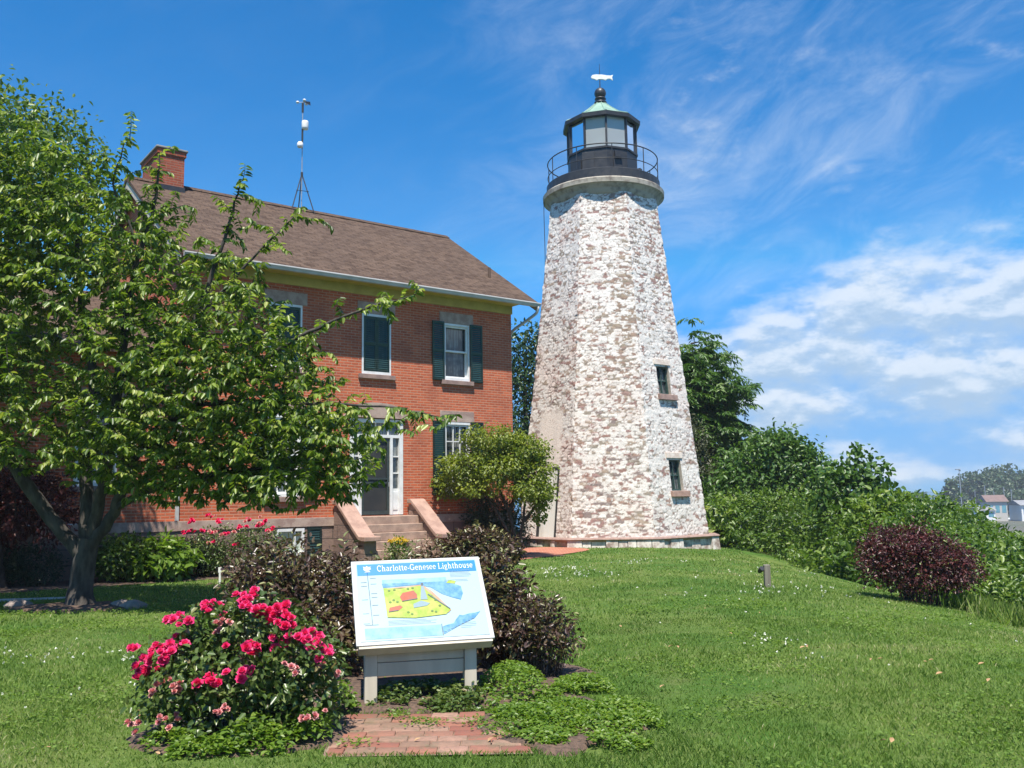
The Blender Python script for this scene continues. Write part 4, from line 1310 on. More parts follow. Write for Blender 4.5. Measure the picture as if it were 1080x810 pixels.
    flat('picture_outline', [[(.40, .40), (.53, .42), (.53, .426), (.40, .406)], [(.62, .46), (.79, .30), (.795, .306), (.625, .468)], [(.28, .30), (.36, .31), (.36, .316), (.28, .306)]], M['grey_ink'], 7, poster)
    dots = [[(cx + .012 * math.cos(t), cy + .010 * math.sin(t)) for t in np.linspace(0, 6.28, 7)[:-1]] for cx, cy in ((.30, .52), (.345, .525), (.46, .53), (.50, .535), (.65, .44), (.68, .40), (.71, .34), (.44, .29), (.47, .27), (.64, .29), (.67, .28), (.33, .42), (.30, .40), (.36, .40))]
    flat('picture_trees', dots, mat('ink_dark_green', c1=(.10, .19, .03), c2=(.07, .14, .03), scale=20, rough=.3), 6, poster)
    flat('picture_waves', [rect(.28 + .07 * k, .32 + .07 * k, .575 + .006 * (k % 2), .578 + .006 * (k % 2)) for k in range(6)] + [rect(.74 + .03 * k, .76 + .03 * k, .50 + .012 * (k % 3), .503 + .012 * (k % 3)) for k in range(6)], M['pale_ink'], 3, poster)
    # tall cross-section drawn down the left side, with its tick labels
    prof = [rect(.128 + .01 * k / 10, .134 + .01 * k / 10, .19 + .05 * (10 - k), .24 + .05 * (10 - k)) for k in range(11)]
    ticks = [rect(.07, .12, v, v + .005) for v in (.62, .58, .44, .30, .20)] + [rect(.15, .20, v, v + .005) for v in (.66, .60, .50, .46, .38, .28)] + [rect(.08, .19, .185, .19)]
    flat('side_drawing', prof + ticks, M['grey_ink'], 1, poster)
    lines = []
    rr = random.Random(4)
    for k in range(8):
        v = .71 - .014 * k - (.02 if k > 5 else 0)
        lines.append(rect(.84 - (.06 if k > 5 else 0), 1.03 - rr.uniform(0, .05), v, v + .005))
    for k in range(4):
        v = .215 - .013 * k
        lines.append(rect(.27, .70 - rr.uniform(0, .15), v, v + .005))
    for k in range(4):
        lines.append(rect(.86, 1.0 - rr.uniform(0, .06), .16 - .016 * k, .165 - .016 * k))
    flat('small_print', lines, M['faint_ink'], 1, poster)
    flat('map_strip', [rect(.075, .70, .05, .155)], M['pale_ink'], 1, poster)
    flat('map_shore', [wig([(.705, .06), (.76, .09), (.80, .10), (.86, .15), (.94, .175), (.99, .20), (1.05, .27), (1.0, .25), (.95, .255), (.90, .235), (.86, .245), (.83, .20), (.80, .16), (.74, .15), (.705, .13)], .008)], M['water_ink'], 2, poster)
    flat('map_line', [rect(.70, .706, .05, .16)] + [[(.71 + .03 * k, .075 + .014 * k + rr.uniform(-.006, .006)), (.735 + .03 * k, .08 + .014 * k), (.735 + .03 * k, .086 + .014 * k)] for k in range(9)], M['grey_ink'], 3, poster)
    # legs and cross boards
    Ay = Vector((math.cos(yaw), math.sin(yaw), 0)); Fy = Vector((-math.sin(yaw), math.cos(yaw), 0))
    def post(u, w, d0, d1, z0, zf, name, z1b=None):
        b = MB()
        c = A * (u - W / 2)
        c = Vector((c.x, c.y, 0))
        vs = []
        for dz in (0, 1):
            for dd in (d0, d1):
                for s_ in (-w / 2, w / 2):
                    p = c + Ay * s_ + Fy * dd
                    # tops follow the slope of the panel
                    z = z0 if not dz else (zf if zf else .507 - .055 + dd * math.tan(tilt) - .03)
                    vs.append((p.x, p.y, z))
        b.add(vs, [(0, 2, 3, 1), (4, 5, 7, 6), (0, 1, 5, 4), (2, 6, 7, 3), (0, 4, 6, 2), (1, 3, 7, 5)])
        return b.build(name, M['wood'], root, bevel=.005)
    post(.125, .10, .10, .20, -.15, None, 'leg'); post(W - .185, .10, .10, .20, -.15, None, 'leg')
    post((.175 + W - .235) / 2, W - .235 - .175 - .004, .125, .16, .345, .455, 'board'); post((.175 + W - .235) / 2, W - .235 - .175 - .004, .125, .16, .235, .34, 'board')
    return root


build_sign()


def build_pad():
    """brick pad in front of the sign: individual bricks, slightly uneven"""
    V = []; F = []; T = []
    rr = random.Random(2)
    rows = 8
    for r in range(rows):
        t0, t1 = r / rows, (r + 1) / rows
        y0, y1 = 6.16 + 1.09 * t0, 6.16 + 1.09 * t1
        xl, xr = -1.25 - .08 * t0, .09 - .36 * t0
        x = xl - (rr.uniform(0, .1))
        off = .1 if r % 2 else 0
        x -= off
        while x < xr:
            w = .205
            a, c = max(x, xl), min(x + w, xr)
            if c - a > .05:
                z = .022 + rr.uniform(-.004, .004); g = .005; o = len(V)
                tl = rr.uniform(-.003, .003)
                V += [(a + g, y0 + g, -.05), (c - g, y0 + g, -.05), (c - g, y1 - g, -.05), (a + g, y1 - g, -.05),
                      (a + g, y0 + g, z - .004), (c - g, y0 + g, z - .004 + tl), (c - g, y1 - g, z - .004 + tl), (a + g, y1 - g, z - .004),
                      (a + g + .006, y0 + g + .006, z), (c - g - .006, y0 + g + .006, z + tl), (c - g - .006, y1 - g - .006, z + tl), (a + g + .006, y1 - g - .006, z)]
                for k in range(4):
                    k2 = (k + 1) % 4
                    F += [(o + k, o + k2, o + 4 + k2, o + 4 + k), (o + 4 + k, o + 4 + k2, o + 8 + k2, o + 8 + k)]
                F.append((o + 8, o + 9, o + 10, o + 11)); T += [rr.random()] * 9
            x += w
    tag(raw_mesh('brick_pavement', np.array(V), np.array(F), M['paver'], tint=np.array(T)), kind='structure')
    b = MB(); b.add([(-1.27, 6.14, .006), (.11, 6.14, .006), (-.25, 7.27, .006), (-1.36, 7.27, .006)], [(0, 1, 2, 3)])
    tag(b.build('brick_bedding', M['dirt']), kind='structure')


build_pad()


# ------------------------------------------------------------------ trees
def branch_mesh(name, chains, m_, parent, n_big=9):
    b = MB()
    for pts, rad in chains:
        r0 = max(rad) if hasattr(rad, '__len__') else rad
        n = n_big if r0 > .05 else (6 if r0 > .015 else 4)
        b.tube(pts, rad, n, cap=False)
    return b.build(name, m_, parent, smooth=True)


def twig_leaves(paths, spacing, L, W, tail=.9, droop=.6, zmin=None):
    """leaves strung alternately along the ends of the twigs, hanging"""
    P = []; D = []; N = []; T = []
    for p in paths:
        seg = np.linalg.norm(np.diff(p, axis=0), axis=1); cum = np.concatenate([[0], np.cumsum(seg)])
        tot = cum[-1]; s = np.arange(max(0, tot - tail), tot, spacing)
        if len(s) == 0:
            continue
        pts = np.stack([np.interp(s, cum, p[:, i]) for i in range(3)], 1)
        dr = unit(np.stack([np.interp(np.minimum(s + .08, tot), cum, p[:, i]) for i in range(3)], 1) - np.stack([np.interp(np.maximum(s - .08, 0), cum, p[:, i]) for i in range(3)], 1))
        side = unit(np.cross(dr, np.array([0, 0, 1.])) + 1e-6)
        sg = np.where(np.arange(len(s)) % 2 == 0, 1, -1)[:, None]
        d = dr * .55 + side * sg * .8 + rng.normal(size=(len(s), 3)) * .25 + np.array([0, 0, -droop])
        P.append(pts); D.append(d); N.append(np.array([0, 0, 1.]) + side * sg * .5 + rng.normal(size=(len(s), 3)) * .35)
        T.append(np.clip(rng.normal(.46 + rng.normal(0, .17), .24, len(s)), 0, 1))
    P = np.concatenate(P); D = np.concatenate(D); N = np.concatenate(N); T = np.concatenate(T)
    k = rng.uniform(.7, 1.25, len(P))
    return P, D, N, L * k, W * k, T


def cherry_tree():
    root = thing('cherry_tree', 'spreading many stemmed tree with drooping pointed leaves in front of the house', 'tree', (-7.07, 15.13, 0))
    o = np.array([-7.07, 15.13, 0])
    limbs = [
        ([(-7.07, 15.13, -.1), (-7.08, 15.13, .35), (-7.03, 15.12, .75), (-6.98, 15.10, 1.10)], (.36, .185)),
        # leftward limb
        ([(-7.02, 15.12, .80), (-7.35, 15.02, 1.20), (-7.80, 14.85, 1.85), (-8.25, 14.65, 2.65), (-8.7, 14.5, 3.6), (-9.2, 14.4, 4.6), (-9.6, 14.4, 5.6)], (.125, .03)),
        # middle stems
        ([(-6.99, 15.10, 1.05), (-7.05, 15.15, 1.7), (-7.15, 15.25, 2.6), (-7.1, 15.3, 3.8), (-7.35, 15.2, 5.2), (-7.4, 15.1, 6.8)], (.12, .02)),
        ([(-6.95, 15.10, 1.05), (-6.75, 15.0, 1.8), (-6.55, 14.85, 2.7), (-6.4, 14.75, 3.9), (-6.2, 14.6, 5.3), (-5.85, 14.5, 6.5), (-5.75, 14.4, 7.35)], (.11, .012)),
        # right stems
        ([(-6.93, 15.08, .95), (-6.60, 15.0, 1.40), (-6.35, 14.9, 1.95), (-6.2, 14.8, 2.8), (-5.6, 14.6, 3.7), (-5.0, 14.4, 4.8), (-4.6, 14.3, 5.9), (-4.35, 14.2, 6.75)], (.10, .012)),
        ([(-6.52, 14.97, 1.55), (-5.95, 14.75, 1.83), (-5.3, 14.5, 1.98), (-4.5, 14.3, 2.12), (-3.6, 14.0, 2.15), (-2.8, 13.7, 2.0)], (.065, .012)),
        ([(-6.25, 14.85, 2.3), (-5.5, 14.5, 2.9), (-4.5, 14.2, 3.5), (-3.4, 13.9, 4.1), (-2.4, 13.7, 4.5), (-1.45, 13.5, 4.72)], (.06, .01)),
        ([(-5.0, 14.4, 3.2), (-3.9, 14.1, 3.2), (-2.9, 13.6, 3.1), (-1.9, 13.3, 3.0), (-1.05, 13.1, 2.82)], (.04, .008)),
        ([(-5.3, 14.5, 4.4), (-4.6, 14.2, 5.0), (-3.95, 14.05, 5.6), (-3.4, 14.0, 6.15)], (.035, .008)),
        ([(-6.3, 14.7, 4.6), (-6.0, 14.2, 5.8), (-6.3, 14.0, 6.7), (-6.1, 13.9, 7.4)], (.035, .008)),
        ([(-8.4, 14.6, 3.0), (-9.4, 14.0, 3.6), (-10.4, 13.6, 4.0)], (.05, .012)),
    ]
    chains = []; sk = []
    for pts, (r0, r1) in limbs:
        p = smooth_path(pts, .14)
        p[1:-1] += rng.normal(size=(len(p) - 2, 3)) * .010
        s = np.linspace(0, 1, len(p))
        rad = r0 * (1 - s) ** .9 + r1 * s
        chains.append((p, list(rad))); sk.append(p)
    # root flare
    chains[0] = (chains[0][0], list(np.interp(np.linspace(0, 1, len(chains[0][0])), [0, .15, .4, 1], [.36, .235, .19, .175])))
    lobes = [(-7.2, 14.8, 4.0, 2.7, 2.3, 2.0), (-5.0, 14.3, 3.6, 2.0, 1.9, 1.6), (-4.2, 14.0, 3.1, 1.9, 1.5, 1.0), (-3.3, 13.7, 2.5, 1.5, 1.2, .75), (-6.3, 14.6, 5.5, 1.5, 1.4, 1.3),
             (-9.3, 14.3, 4.3, 1.9, 1.8, 2.0), (-5.0, 14.3, 4.9, 1.2, 1.2, 1.0), (-8.4, 14.5, 5.8, 1.2, 1.3, 1.3), (-6.0, 14.2, 2.6, 1.6, 1.3, .6), (-7.8, 14.2, 2.9, 1.7, 1.3, .7)]
    lobes += [(-8.0, 14.6, 6.1, 1.5, 1.4, 1.1), (-6.9, 14.7, 5.9, 1.3, 1.3, 1.1), (-10.2, 14.0, 3.4, 1.5, 1.4, 1.3), (-4.2, 13.9, 4.3, 1.3, 1.1, .8), (-9.2, 14.2, 6.2, 1.5, 1.4, 1.3)]
    T, _, _ = lobes_sample(lobes, 5200, .2)
    T2, _, _ = lobes_sample([(-4.3, 14.0, 3.4, 1.7, 1.3, 1.2), (-3.6, 13.8, 2.6, 1.4, 1.1, .7), (-5.6, 14.2, 2.5, 1.5, 1.2, .6), (-3.7, 13.8, 2.1, 1.4, 1.1, .45), (-5.0, 14.2, 2.05, 1.4, 1.1, .4), (-3.2, 13.6, 2.6, .9, .9, .6), (-3.4, 13.7, 1.80, 1.3, 1.0, .34), (-2.5, 13.5, 2.2, .7, .7, .55), (-5.2, 14.2, 1.9, 1.3, 1.0, .3), (-7.9, 14.5, 6.9, 1.2, 1.2, .8), (-8.6, 14.4, 7.5, 1.0, 1.0, .8)], 2100, .15)
    T = np.concatenate([T, T2])
    T = T[T[:, 2] > 1.5]
    # twigs along the long leading shoots
    ex = []
    for c in (3, 4, 5, 6, 7, 8, 9):
        p = sk[c]; n = len(p)
        for q in p[int(n * .35):]:
            for _ in range(2):
                ex.append(q + rng.normal(size=3) * np.array([.30, .28, .17]) + np.array([0, 0, -.02]))
    T = np.concatenate([T, np.array(ex)])
    paths = grow(sk, T, .16, .10, .05)
    lp = [p for p in paths] + [p[int(len(p) * .45):] for p in sk[3:10]]
    P, D, N, L, W, tint = twig_leaves(lp, .025, .117, .060, .85, .60)
    for p in paths:
        d = np.linalg.norm(p[-1] - p[0])
        chains.append((p, list(np.linspace(min(.004 + .006 * d, .02), .003, len(p)))))
    chains = [(np.asarray(p) - o, r) for p, r in chains]
    branch_mesh('trunk', chains, M['bark'], root)
    leaves('crown', P - o, D, N, L, W, M['cherry'], root, tint=tint, droop=.22)


cherry_tree()


def simple_tree(name, label, base, height, trunk_r, lobes, ncl, per, L, W, spread, m_, bark='bark', down=.3, up=.6, shell=.4, group=None, limbs=14):
    """trunk with limbs reaching into a crown of leaf clusters"""
    root = thing(name, label, 'tree', base, 0, group)
    o = np.array(base, float)
    lb = np.array(lobes, float); lb[:, :3] += o
    ctr = lb[:, :3].mean(0)
    top = np.array([ctr[0], ctr[1], o[2] + height * .85])
    tr = smooth_path([o + np.array([0, 0, -.3]), o + np.array([rng.normal() * .1, 0, height * .2]), (o + ctr) / 2 + np.array([rng.normal() * .15, 0, 0]), top], .3)
    rad = list(trunk_r * (1 - np.linspace(0, 1, len(tr))) ** .8 + .015)
    P, D, N, Ls, Ws, tint = foliage(lb, ncl, per, L, W, spread, down, up, shell)
    tg, _, _ = lobes_sample(lb, limbs * 3, .2)
    paths = grow([tr[len(tr) // 4:]], tg, .35, .06, .04)
    chains = [(tr - o, rad)]
    for i, p in enumerate(paths):
        d = np.linalg.norm(p[-1] - p[0])
        chains.append((p - o, list(np.linspace(min(.012 + .018 * d, trunk_r * .55), .008, len(p)))))
    branch_mesh('trunk', chains, M[bark], root)
    leaves('crown', P - o, D, N, Ls, Ws, m_, root, tint=tint)
    return root


# the round-leaved tree whose top shows over the cherry at the far left
simple_tree('shade_tree', 'taller round leaved tree rising behind the left edge of the spreading tree', (-11.4, 17.3, 0), 9.2, .2,
            [(1.3, -.2, 7.9, 2.1, 1.6, 2.0), (2.4, -.3, 7.0, 1.5, 1.4, 1.4), (.6, 0, 5.2, 2.0, 1.8, 1.8), (-.8, 0, 7.2, 2.0, 1.8, 2.4), (.8, -.2, 9.0, 1.4, 1.2, .9), (2.8, -.4, 8.0, .9, .9, .8)],
            1700, 16, .10, .07, .22, M['back'], down=.25)
# tree seen between house and tower
simple_tree('tree', 'dark green tree seen in the gap between the house and the tower', (.55, 43, 0), 10, .25,
            [(0, 0, 5.2, 2.1, 2, 3.4), (.2, 0, 8.0, 1.3, 1.3, 1.9), (-.5, 0, 3.2, 2.2, 2, 2.0), (.5, 0, 9.0, .8, .8, .9)], 700, 12, .24, .12, .35, M['dark'])


def pinnate_tree():
    """tall tree right of the tower: long drooping compound leaves"""
    base = (8.6, 41, -.1)
    root = thing('ash_tree', 'tall tree with drooping compound leaves just right of the tower', 'tree', base)
    o = np.array(base)
    lobes = np.array([(-.3, 0, 7.2, 1.7, 1.6, 1.5), (.5, 0, 6.3, 1.3, 1.3, 1.1), (1.3, -.2, 6.0, .85, .9, .65), (1.3, -.2, 4.9, .7, .8, .5), (.0, 0, 4.9, 1.5, 1.4, 1.2), (.8, -.2, 3.9, 1.3, 1.2, .9), (-1.2, 0, 5.6, 1.9, 1.8, 2.2), (-.6, 0, 8.3, 1.0, 1.0, .8), (.4, 0, 2.4, 1.7, 1.5, 1.3)], float)
    lobes[:, :3] += o
    C, d, k = lobes_sample(lobes, 820, .35)
    C = C + rng.normal(size=C.shape) * .25
    P = []; D = []; N = []; T = []
    for c, dr in zip(C, d):
        az = math.atan2(dr[1], dr[0]) + rng.normal() * .7
        for q in range(3):
            a2 = az + rng.normal() * .9
            h = np.array([math.cos(a2), math.sin(a2), 0]); t0 = rng.normal(.45, .15)
            ln = rng.uniform(.45, .75)
            s = np.linspace(.12, 1, 8)
            rach = c + h * (s * ln)[:, None] + np.array([0, 0, 1.]) * (rng.uniform(.0, .55) * s - rng.uniform(.4, .95) * s ** 2)[:, None] * ln
            sd_ = np.cross(h, [0, 0, 1.])
            for sg in (-1, 1):
                P.append(rach); D.append(h * .5 + sd_ * sg * .8 + np.array([0, 0, rng.uniform(-.9, -.2)]) + rng.normal(size=(8, 3)) * .28)
                N.append(np.array([0, 0, 1.]) + rng.normal(size=3) * .35 + rng.normal(size=(8, 3)) * .3); T.append(np.full(8, np.clip(t0, 0, 1)) + rng.normal(size=8) * .1)
    P = np.concatenate(P); D = np.concatenate(D); N = np.concatenate(N); T = np.clip(np.concatenate(T), 0, 1)
    tr = smooth_path([o + np.array([0, 0, -.3]), o + np.array([-.1, 0, 2]), o + np.array([.1, 0, 5]), o + np.array([-.4, 0, 8.6])], .3)
    paths = grow([tr[3:]], C[::18], .35, .05, .04)
    ch = [(tr - o, list(.2 * (1 - np.linspace(0, 1, len(tr))) + .02))] + [(p - o, list(np.linspace(.05, .01, len(p)))) for p in paths]
    branch_mesh('trunk', ch, M['bark'], root)
    leaves('crown', P - o, D, N, .26, .085, M['ash'], root, tint=T)


pinnate_tree()
simple_tree('young_tree', 'bushy mid height tree on the bluff below the tall compound leaved tree', (10.6, 37, -.9), 5.2, .1,
            [(0, 0, 3.4, 1.7, 1.5, 1.5), (-1.5, 0, 2.8, 1.5, 1.4, 1.4), (1.2, 0, 2.7, 1.4, 1.3, 1.3), (.2, 0, 4.4, .9, .9, .7), (1.0, .0, 4.0, .6, .6, .5)], 900, 13, .21, .12, .28, M['ash'], down=.35)
simple_tree('poplar_sapling', 'thin poplar sapling with round leaves standing out against the sky at the hedge end', (10.8, 29.5, -1.6), 4.8, .06,
            [(.1, 0, 3.2, .85, .8, 1.0), (.7, 0, 3.7, .55, .5, .7), (-.5, 0, 3.4, .6, .6, .8), (1.1, 0, 3.1, .5, .5, .45), (.35, 0, 4.3, .3, .3, .5), (0, 0, 2.2, 1.0, .9, .8)], 330, 8, .17, .16, .18, M['ash'], down=.5)
simple_tree('dark_conifer', 'dull dark evergreen bush tight behind the right foot of the tower', (7.4, 38, -.2), 5.4, .1,
            [(0, 0, 2.2, 1.2, 1.1, 2.0), (-.1, 0, 3.9, .8, .8, 1.2)], 330, 14, .14, .05, .22, mat('dull_leaf', build=leafmat, stops=[(0, (.045, .055, .022)), (.6, (.075, .085, .035)), (1, (.12, .12, .05))], transl=.2), up=.3)


def maple_small():
    base = (-.02, 25.35, 0)
    root = thing('small_maple', 'small green layered maple between the front steps and the tower door', 'tree', base)
    o = np.array(base)
    lobes = []
    for cx, cy, cz, r, h in ((-.55, 0, 3.30, .85, .33), (.25, .1, 3.0, .85, .35), (-1.2, -.1, 2.55, .85, .36), (-.3, -.3, 2.45, .8, .36), (.50, -.1, 2.35, .62, .42), (-1.65, 0, 2.0, .55, .3), (-.9, -.4, 1.95, .6, .26), (.72, -.2, 1.75, .36, .4), (.45, -.45, 1.85, .55, .25), (.72, -.1, 1.25, .22, .3), (-.1, .4, 2.8, 1.0, .4)):
        lobes.append((cx, cy, cz, r, r * .85, h))
    lb = np.array(lobes); lb[:, :3] += o
    P, D, N, L, W, t = foliage(lb, 1350, 13, .085, .06, .10, .35, .9, .45)
    limbs = [[(0, 0, -.1), (.02, 0, .5), (-.1, 0, 1.2), (-.4, 0, 2.0), (-.6, 0, 3.1)], [(.05, 0, .2), (.25, -.05, .9), (.35, -.05, 1.7), (.6, 0, 2.4)], [(0, 0, .4), (-.35, -.1, 1.1), (-.8, -.1, 1.8), (-1.4, 0, 2.2)], [(.3, -.05, 1.0), (.6, -.1, 1.4), (.9, -.1, 1.8)], [(-.1, 0, 1.2), (.1, .1, 2.0), (.2, .1, 2.9)]]
    sk = [smooth_path([np.array(q) + o for q in l], .1) for l in limbs]
    ch = [(p - o, list(np.linspace(.055 if i else .075, .012, len(p)))) for i, p in enumerate(sk)]
    tg, _, _ = lobes_sample(lb, 90, .3)
    ch += [(p - o, list(np.linspace(.012, .003, len(p)))) for p in grow(sk, tg, .15, .03, .05)]
    branch_mesh('trunk', ch, M['darkbark'], root)
    leaves('crown', P - o, D, N, L, W, M['jap'], root, tint=t)


maple_small()


def shrub(name, label, cat, base, lobes, ncl, per, L, W, spread, m_, down=.1, up=.6, shell=.45, stems=14, group=None, bark='darkbark', stem_r=.012, kind=None):
    root = thing(name, label, cat, base, 0, group)
    o = np.array(base, float)
    lb = np.array(lobes, float)
    P, D, N, Ls, Ws, tint = foliage(lb, ncl, per, L, W, spread, down, up, shell)
    keep = P[:, 2] > -.02
    P, D, N, Ls, Ws, tint = P[keep], D[keep], N[keep], Ls[keep], Ws[keep], tint[keep]
    leaves('foliage', P, D, N, Ls, Ws, m_, root, tint=tint)
    tg, _, k = lobes_sample(lb, stems, .4)
    ch = []
    c0 = lb[:, :2].mean(0)
    for t in tg:
        s = np.array([c0[0] + (t[0] - c0[0]) * .35 + rng.normal() * .05, c0[1] + (t[1] - c0[1]) * .35 + rng.normal() * .05, -.05])
        mid = (s + t) / 2 + np.array([(s[0] - t[0]) * .15, (s[1] - t[1]) * .15, .1])
        ch.append((smooth_path([s, mid, t], .12), list(np.linspace(stem_r, stem_r * .3, len(smooth_path([s, mid, t], .12))))))
    branch_mesh('stems', ch, M[bark], root)
    return root


# purple barberry on the lawn's edge
shrub('barberry_bush', 'rounded dark purple leaved bush at the edge of the lawn', 'bush', (7.1, 16.4, float(gh(7.1, 16.4))),
      [(0, 0, .75, .92, .85, .50), (-.35, 0, .92, .6, .6, .42), (.45, 0, .62, .62, .6, .36), (0, -.2, .5, .8, .7, .36), (-.1, 0, 1.10, .42, .45, .26), (-.55, .1, 1.10, .25, .3, .30), (.7, 0, .75, .35, .4, .22), (-.75, 0, .70, .3, .4, .3), (.2, 0, 1.18, .2, .2, .22), (.85, -.1, .5, .3, .3, .2)], 1150, 11, .055, .032, .085, M['barb'], up=.5, stems=40)
def barberry_shoots():
    root = [o for o in bpy.data.objects if o.name == 'barberry_bush'][0]
    ps = []
    for k in range(120):
        a = rng.uniform(0, 6.28); r0 = rng.uniform(.2, .75); e = rng.uniform(.15, 1.4)
        p0 = np.array([r0 * math.cos(a) * .9, r0 * math.sin(a) * .8, .55 + .45 * (1 - r0)])
        d = np.array([math.cos(a) * math.cos(e), math.sin(a) * math.cos(e), math.sin(e)])
        l = rng.uniform(.25, .5)
        ps.append(smooth_path([p0, p0 + d * l * .6, p0 + d * l + np.array([0, 0, -.06])], .06))
    P, D, N, L, W, t = twig_leaves(ps, .016, .055, .03, .35, .1)
    leaves('young_shoots', P, D, N, L, W, M['barb'], root, tint=np.clip(t * .6 + .35, 0, .93))


barberry_shoots()
# red maple by the far left
simple_tree('red_maple', 'dark red leaved maple at the left edge in front of the wing', (-10.2, 18.6, 0), 2.7, .07,
            [(0, 0, 1.7, 1.25, 1.1, .75), (.7, -.1, 1.45, .8, .8, .6), (-.7, 0, 1.5, 1.0, .9, .8), (.2, -.3, 2.15, .8, .7, .4)], 520, 13, .085, .05, .13, M['redmaple'], 'darkbark', up=.7)

# beds along the house
shrub('yew_hedge', 'low clipped dark hedge at the left behind the tree trunk', 'hedge', (-10.6, 18.9, 0), [(x, 0, .42, .55, .45, .42) for x in (-1.6, -.8, 0, .8)], 900, 14, .06, .022, .07, M['hedge'], up=.4)
shrub('yew_bush', 'rounded dark bush between the bright leafy plant and the red roses', 'bush', house_w(-9.7, .9), [(0, 0, .42, .62, .55, .42)], 380, 14, .06, .025, .07, M['hedge'])
shrub('hosta_plant', 'bright green broad leaved plant right of the tree trunk', 'plant', house_w(-10.5, 1.5), [(0, 0, .48, .58, .5, .42), (-.4, 0, .30, .4, .4, .28)], 170, 9, .17, .095, .10, M['lime'], down=.4, up=.8)
shrub('leafy_bush', 'mid green bush low behind the tree trunk on its right', 'bush', house_w(-11.3, 1.0), [(0, 0, .50, .6, .5, .45)], 300, 10, .09, .05, .09, M['wild'])


def bloom_mesh(name, r, seed):
    """ruffled rose: rings of cupped petals"""
    q = np.random.default_rng(seed)
    P = []; D = []; N = []
    L = []; W = []
    for ring, (n, tilt, l) in enumerate(((6, .25, 1.0), (6, .65, .9), (5, 1.05, .75), (4, 1.35, .55))):
        for k in range(n):
            a = 2 * math.pi * (k + .5 * (ring % 2)) / n + q.normal() * .15
            t = tilt + q.normal() * .12
            P.append((0, 0, .12 * r * ring)); D.append((math.cos(a) * math.cos(t), math.sin(a) * math.cos(t), math.sin(t)))
            N.append((-math.cos(a) * math.sin(t), -math.sin(a) * math.sin(t), math.cos(t))); L.append(r * l); W.append(r * 1.15 * l ** .5)
    V, F = leaf_arrays(np.array(P), np.array(D), np.array(N), np.array(L), np.array(W), .22, -.12)
    n = len(P)
    me_o = raw_mesh(name, V, F, M['pink'], None, np.tile(q.uniform(.15, .75, n), 2))
    me = me_o.data
    bpy.data.objects.remove(me_o)
    return me


BLOOM = [bloom_mesh('bloom', .052, s) for s in range(4)]
BLOOM_RED = []
M['hot'] = mat('hot_pink_petal', build=leafmat, stops=[(0, (.66, .012, .085)), (.6, (.82, .032, .19)), (1, (.88, .20, .34))], transl=.35, tcol=(1.2, .6, .8), rough=.5)
for me in BLOOM[:3]:
    c = me.copy(); c.materials[0] = M['hot']; BLOOM_RED.append(c)
BLOOM_FADED = BLOOM[3].copy()
BLOOM_FADED.materials[0] = mat('faded_petal', build=leafmat, stops=[(0, (.62, .16, .22)), (.6, (.74, .36, .34)), (1, (.70, .52, .40))], transl=.3, tcol=(1.2, .9, .8))


def put_bloom(parent, p, me, s=1.0, d=None):
    o = bpy.data.objects.new('bloom', me); COL.objects.link(o); o.parent = parent
    o.location = p; o.scale = (s, s, s * rng.uniform(.8, 1.1))
    v = Vector(d if d is not None else (0, 0, 1)) + Vector(rng.normal(size=3) * .25)
    o.rotation_euler = v.to_track_quat('Z', 'Y').to_euler(); 
    o.rotation_euler.rotate_axis('Z', rng.uniform(0, 6.28))


# the big rose bush beside the sign
rose = shrub('rose_bush', 'large pink flowering rose bush in the left foreground beside the sign', 'rose bush', (-1.95, 6.75, 0),
             [(0, 0, .52, .52, .46, .36), (-.36, -.1, .48, .34, .34, .24), (.38, -.05, .50, .34, .36, .26), (.05, -.05, .22, .46, .42, .24), (.1, 0, .80, .34, .3, .18), (-.25, 0, .74, .22, .25, .16), (.45, -.1, .25, .28, .28, .22), (-.5, -.15, .25, .2, .22, .16)], 760, 9, .052, .034, .05, M['rosele'], down=.15, up=.7, stems=40, stem_r=.006)
# flower heads where the photograph shows them: (pixel-free) offsets in metres from the root: x, y, z, number, kind
HEADS = [(-.43, -.15, .80, 3, 0), (-.22, -.1, .90, 4, 0), (.02, -.1, .98, 7, 0), (.10, -.2, .93, 4, 0), (.27, -.15, .90, 8, 1), (.33, -.2, .80, 5, 1), (.20, -.15, .86, 3, 1), (-.55, -.25, .62, 5, 0), (-.45, -.3, .60, 4, 0), (-.66, -.2, .47, 6, 0),
         (-.60, -.25, .54, 4, 0), (-.42, -.25, .69, 4, 0), (.15, -.35, .66, 5, 1), (.05, -.42, .50, 4, 0), (-.06, -.45, .46, 3, 1), (-.02, -.48, .30, 2, 2), (.44, -.25, .72, 4, 0), (.52, -.25, .67, 4, 0), (.60, -.22, .60, 3, 0), (-.38, -.40, .17, 3, 2),
         (-.10, -.25, .78, 3, 2), (-.35, -.35, .42, 2, 2), (-.48, -.36, .40, 3, 2), (.62, -.2, .48, 3, 2), (.4, -.4, .5, 2, 2), (.3, -.2, .68, 2, 0), (-.62, -.3, .15, 2, 2), (.55, -.38, .22, 2, 2)]
for hx, hy, hz, n, kd in HEADS:
    for k in range(n + 3):
        p = np.array([hx, hy, hz]) + rng.normal(size=3) * np.array([.045, .04, .028])
        d = np.array([hx * .5, -.6, .9])
        me = (BLOOM if kd == 0 else BLOOM_RED)[rng.integers(3)] if kd < 2 else BLOOM_FADED
        put_bloom(rose, p, me, rng.uniform(.6, 1.0) * (.72 if kd == 2 else 1), d)

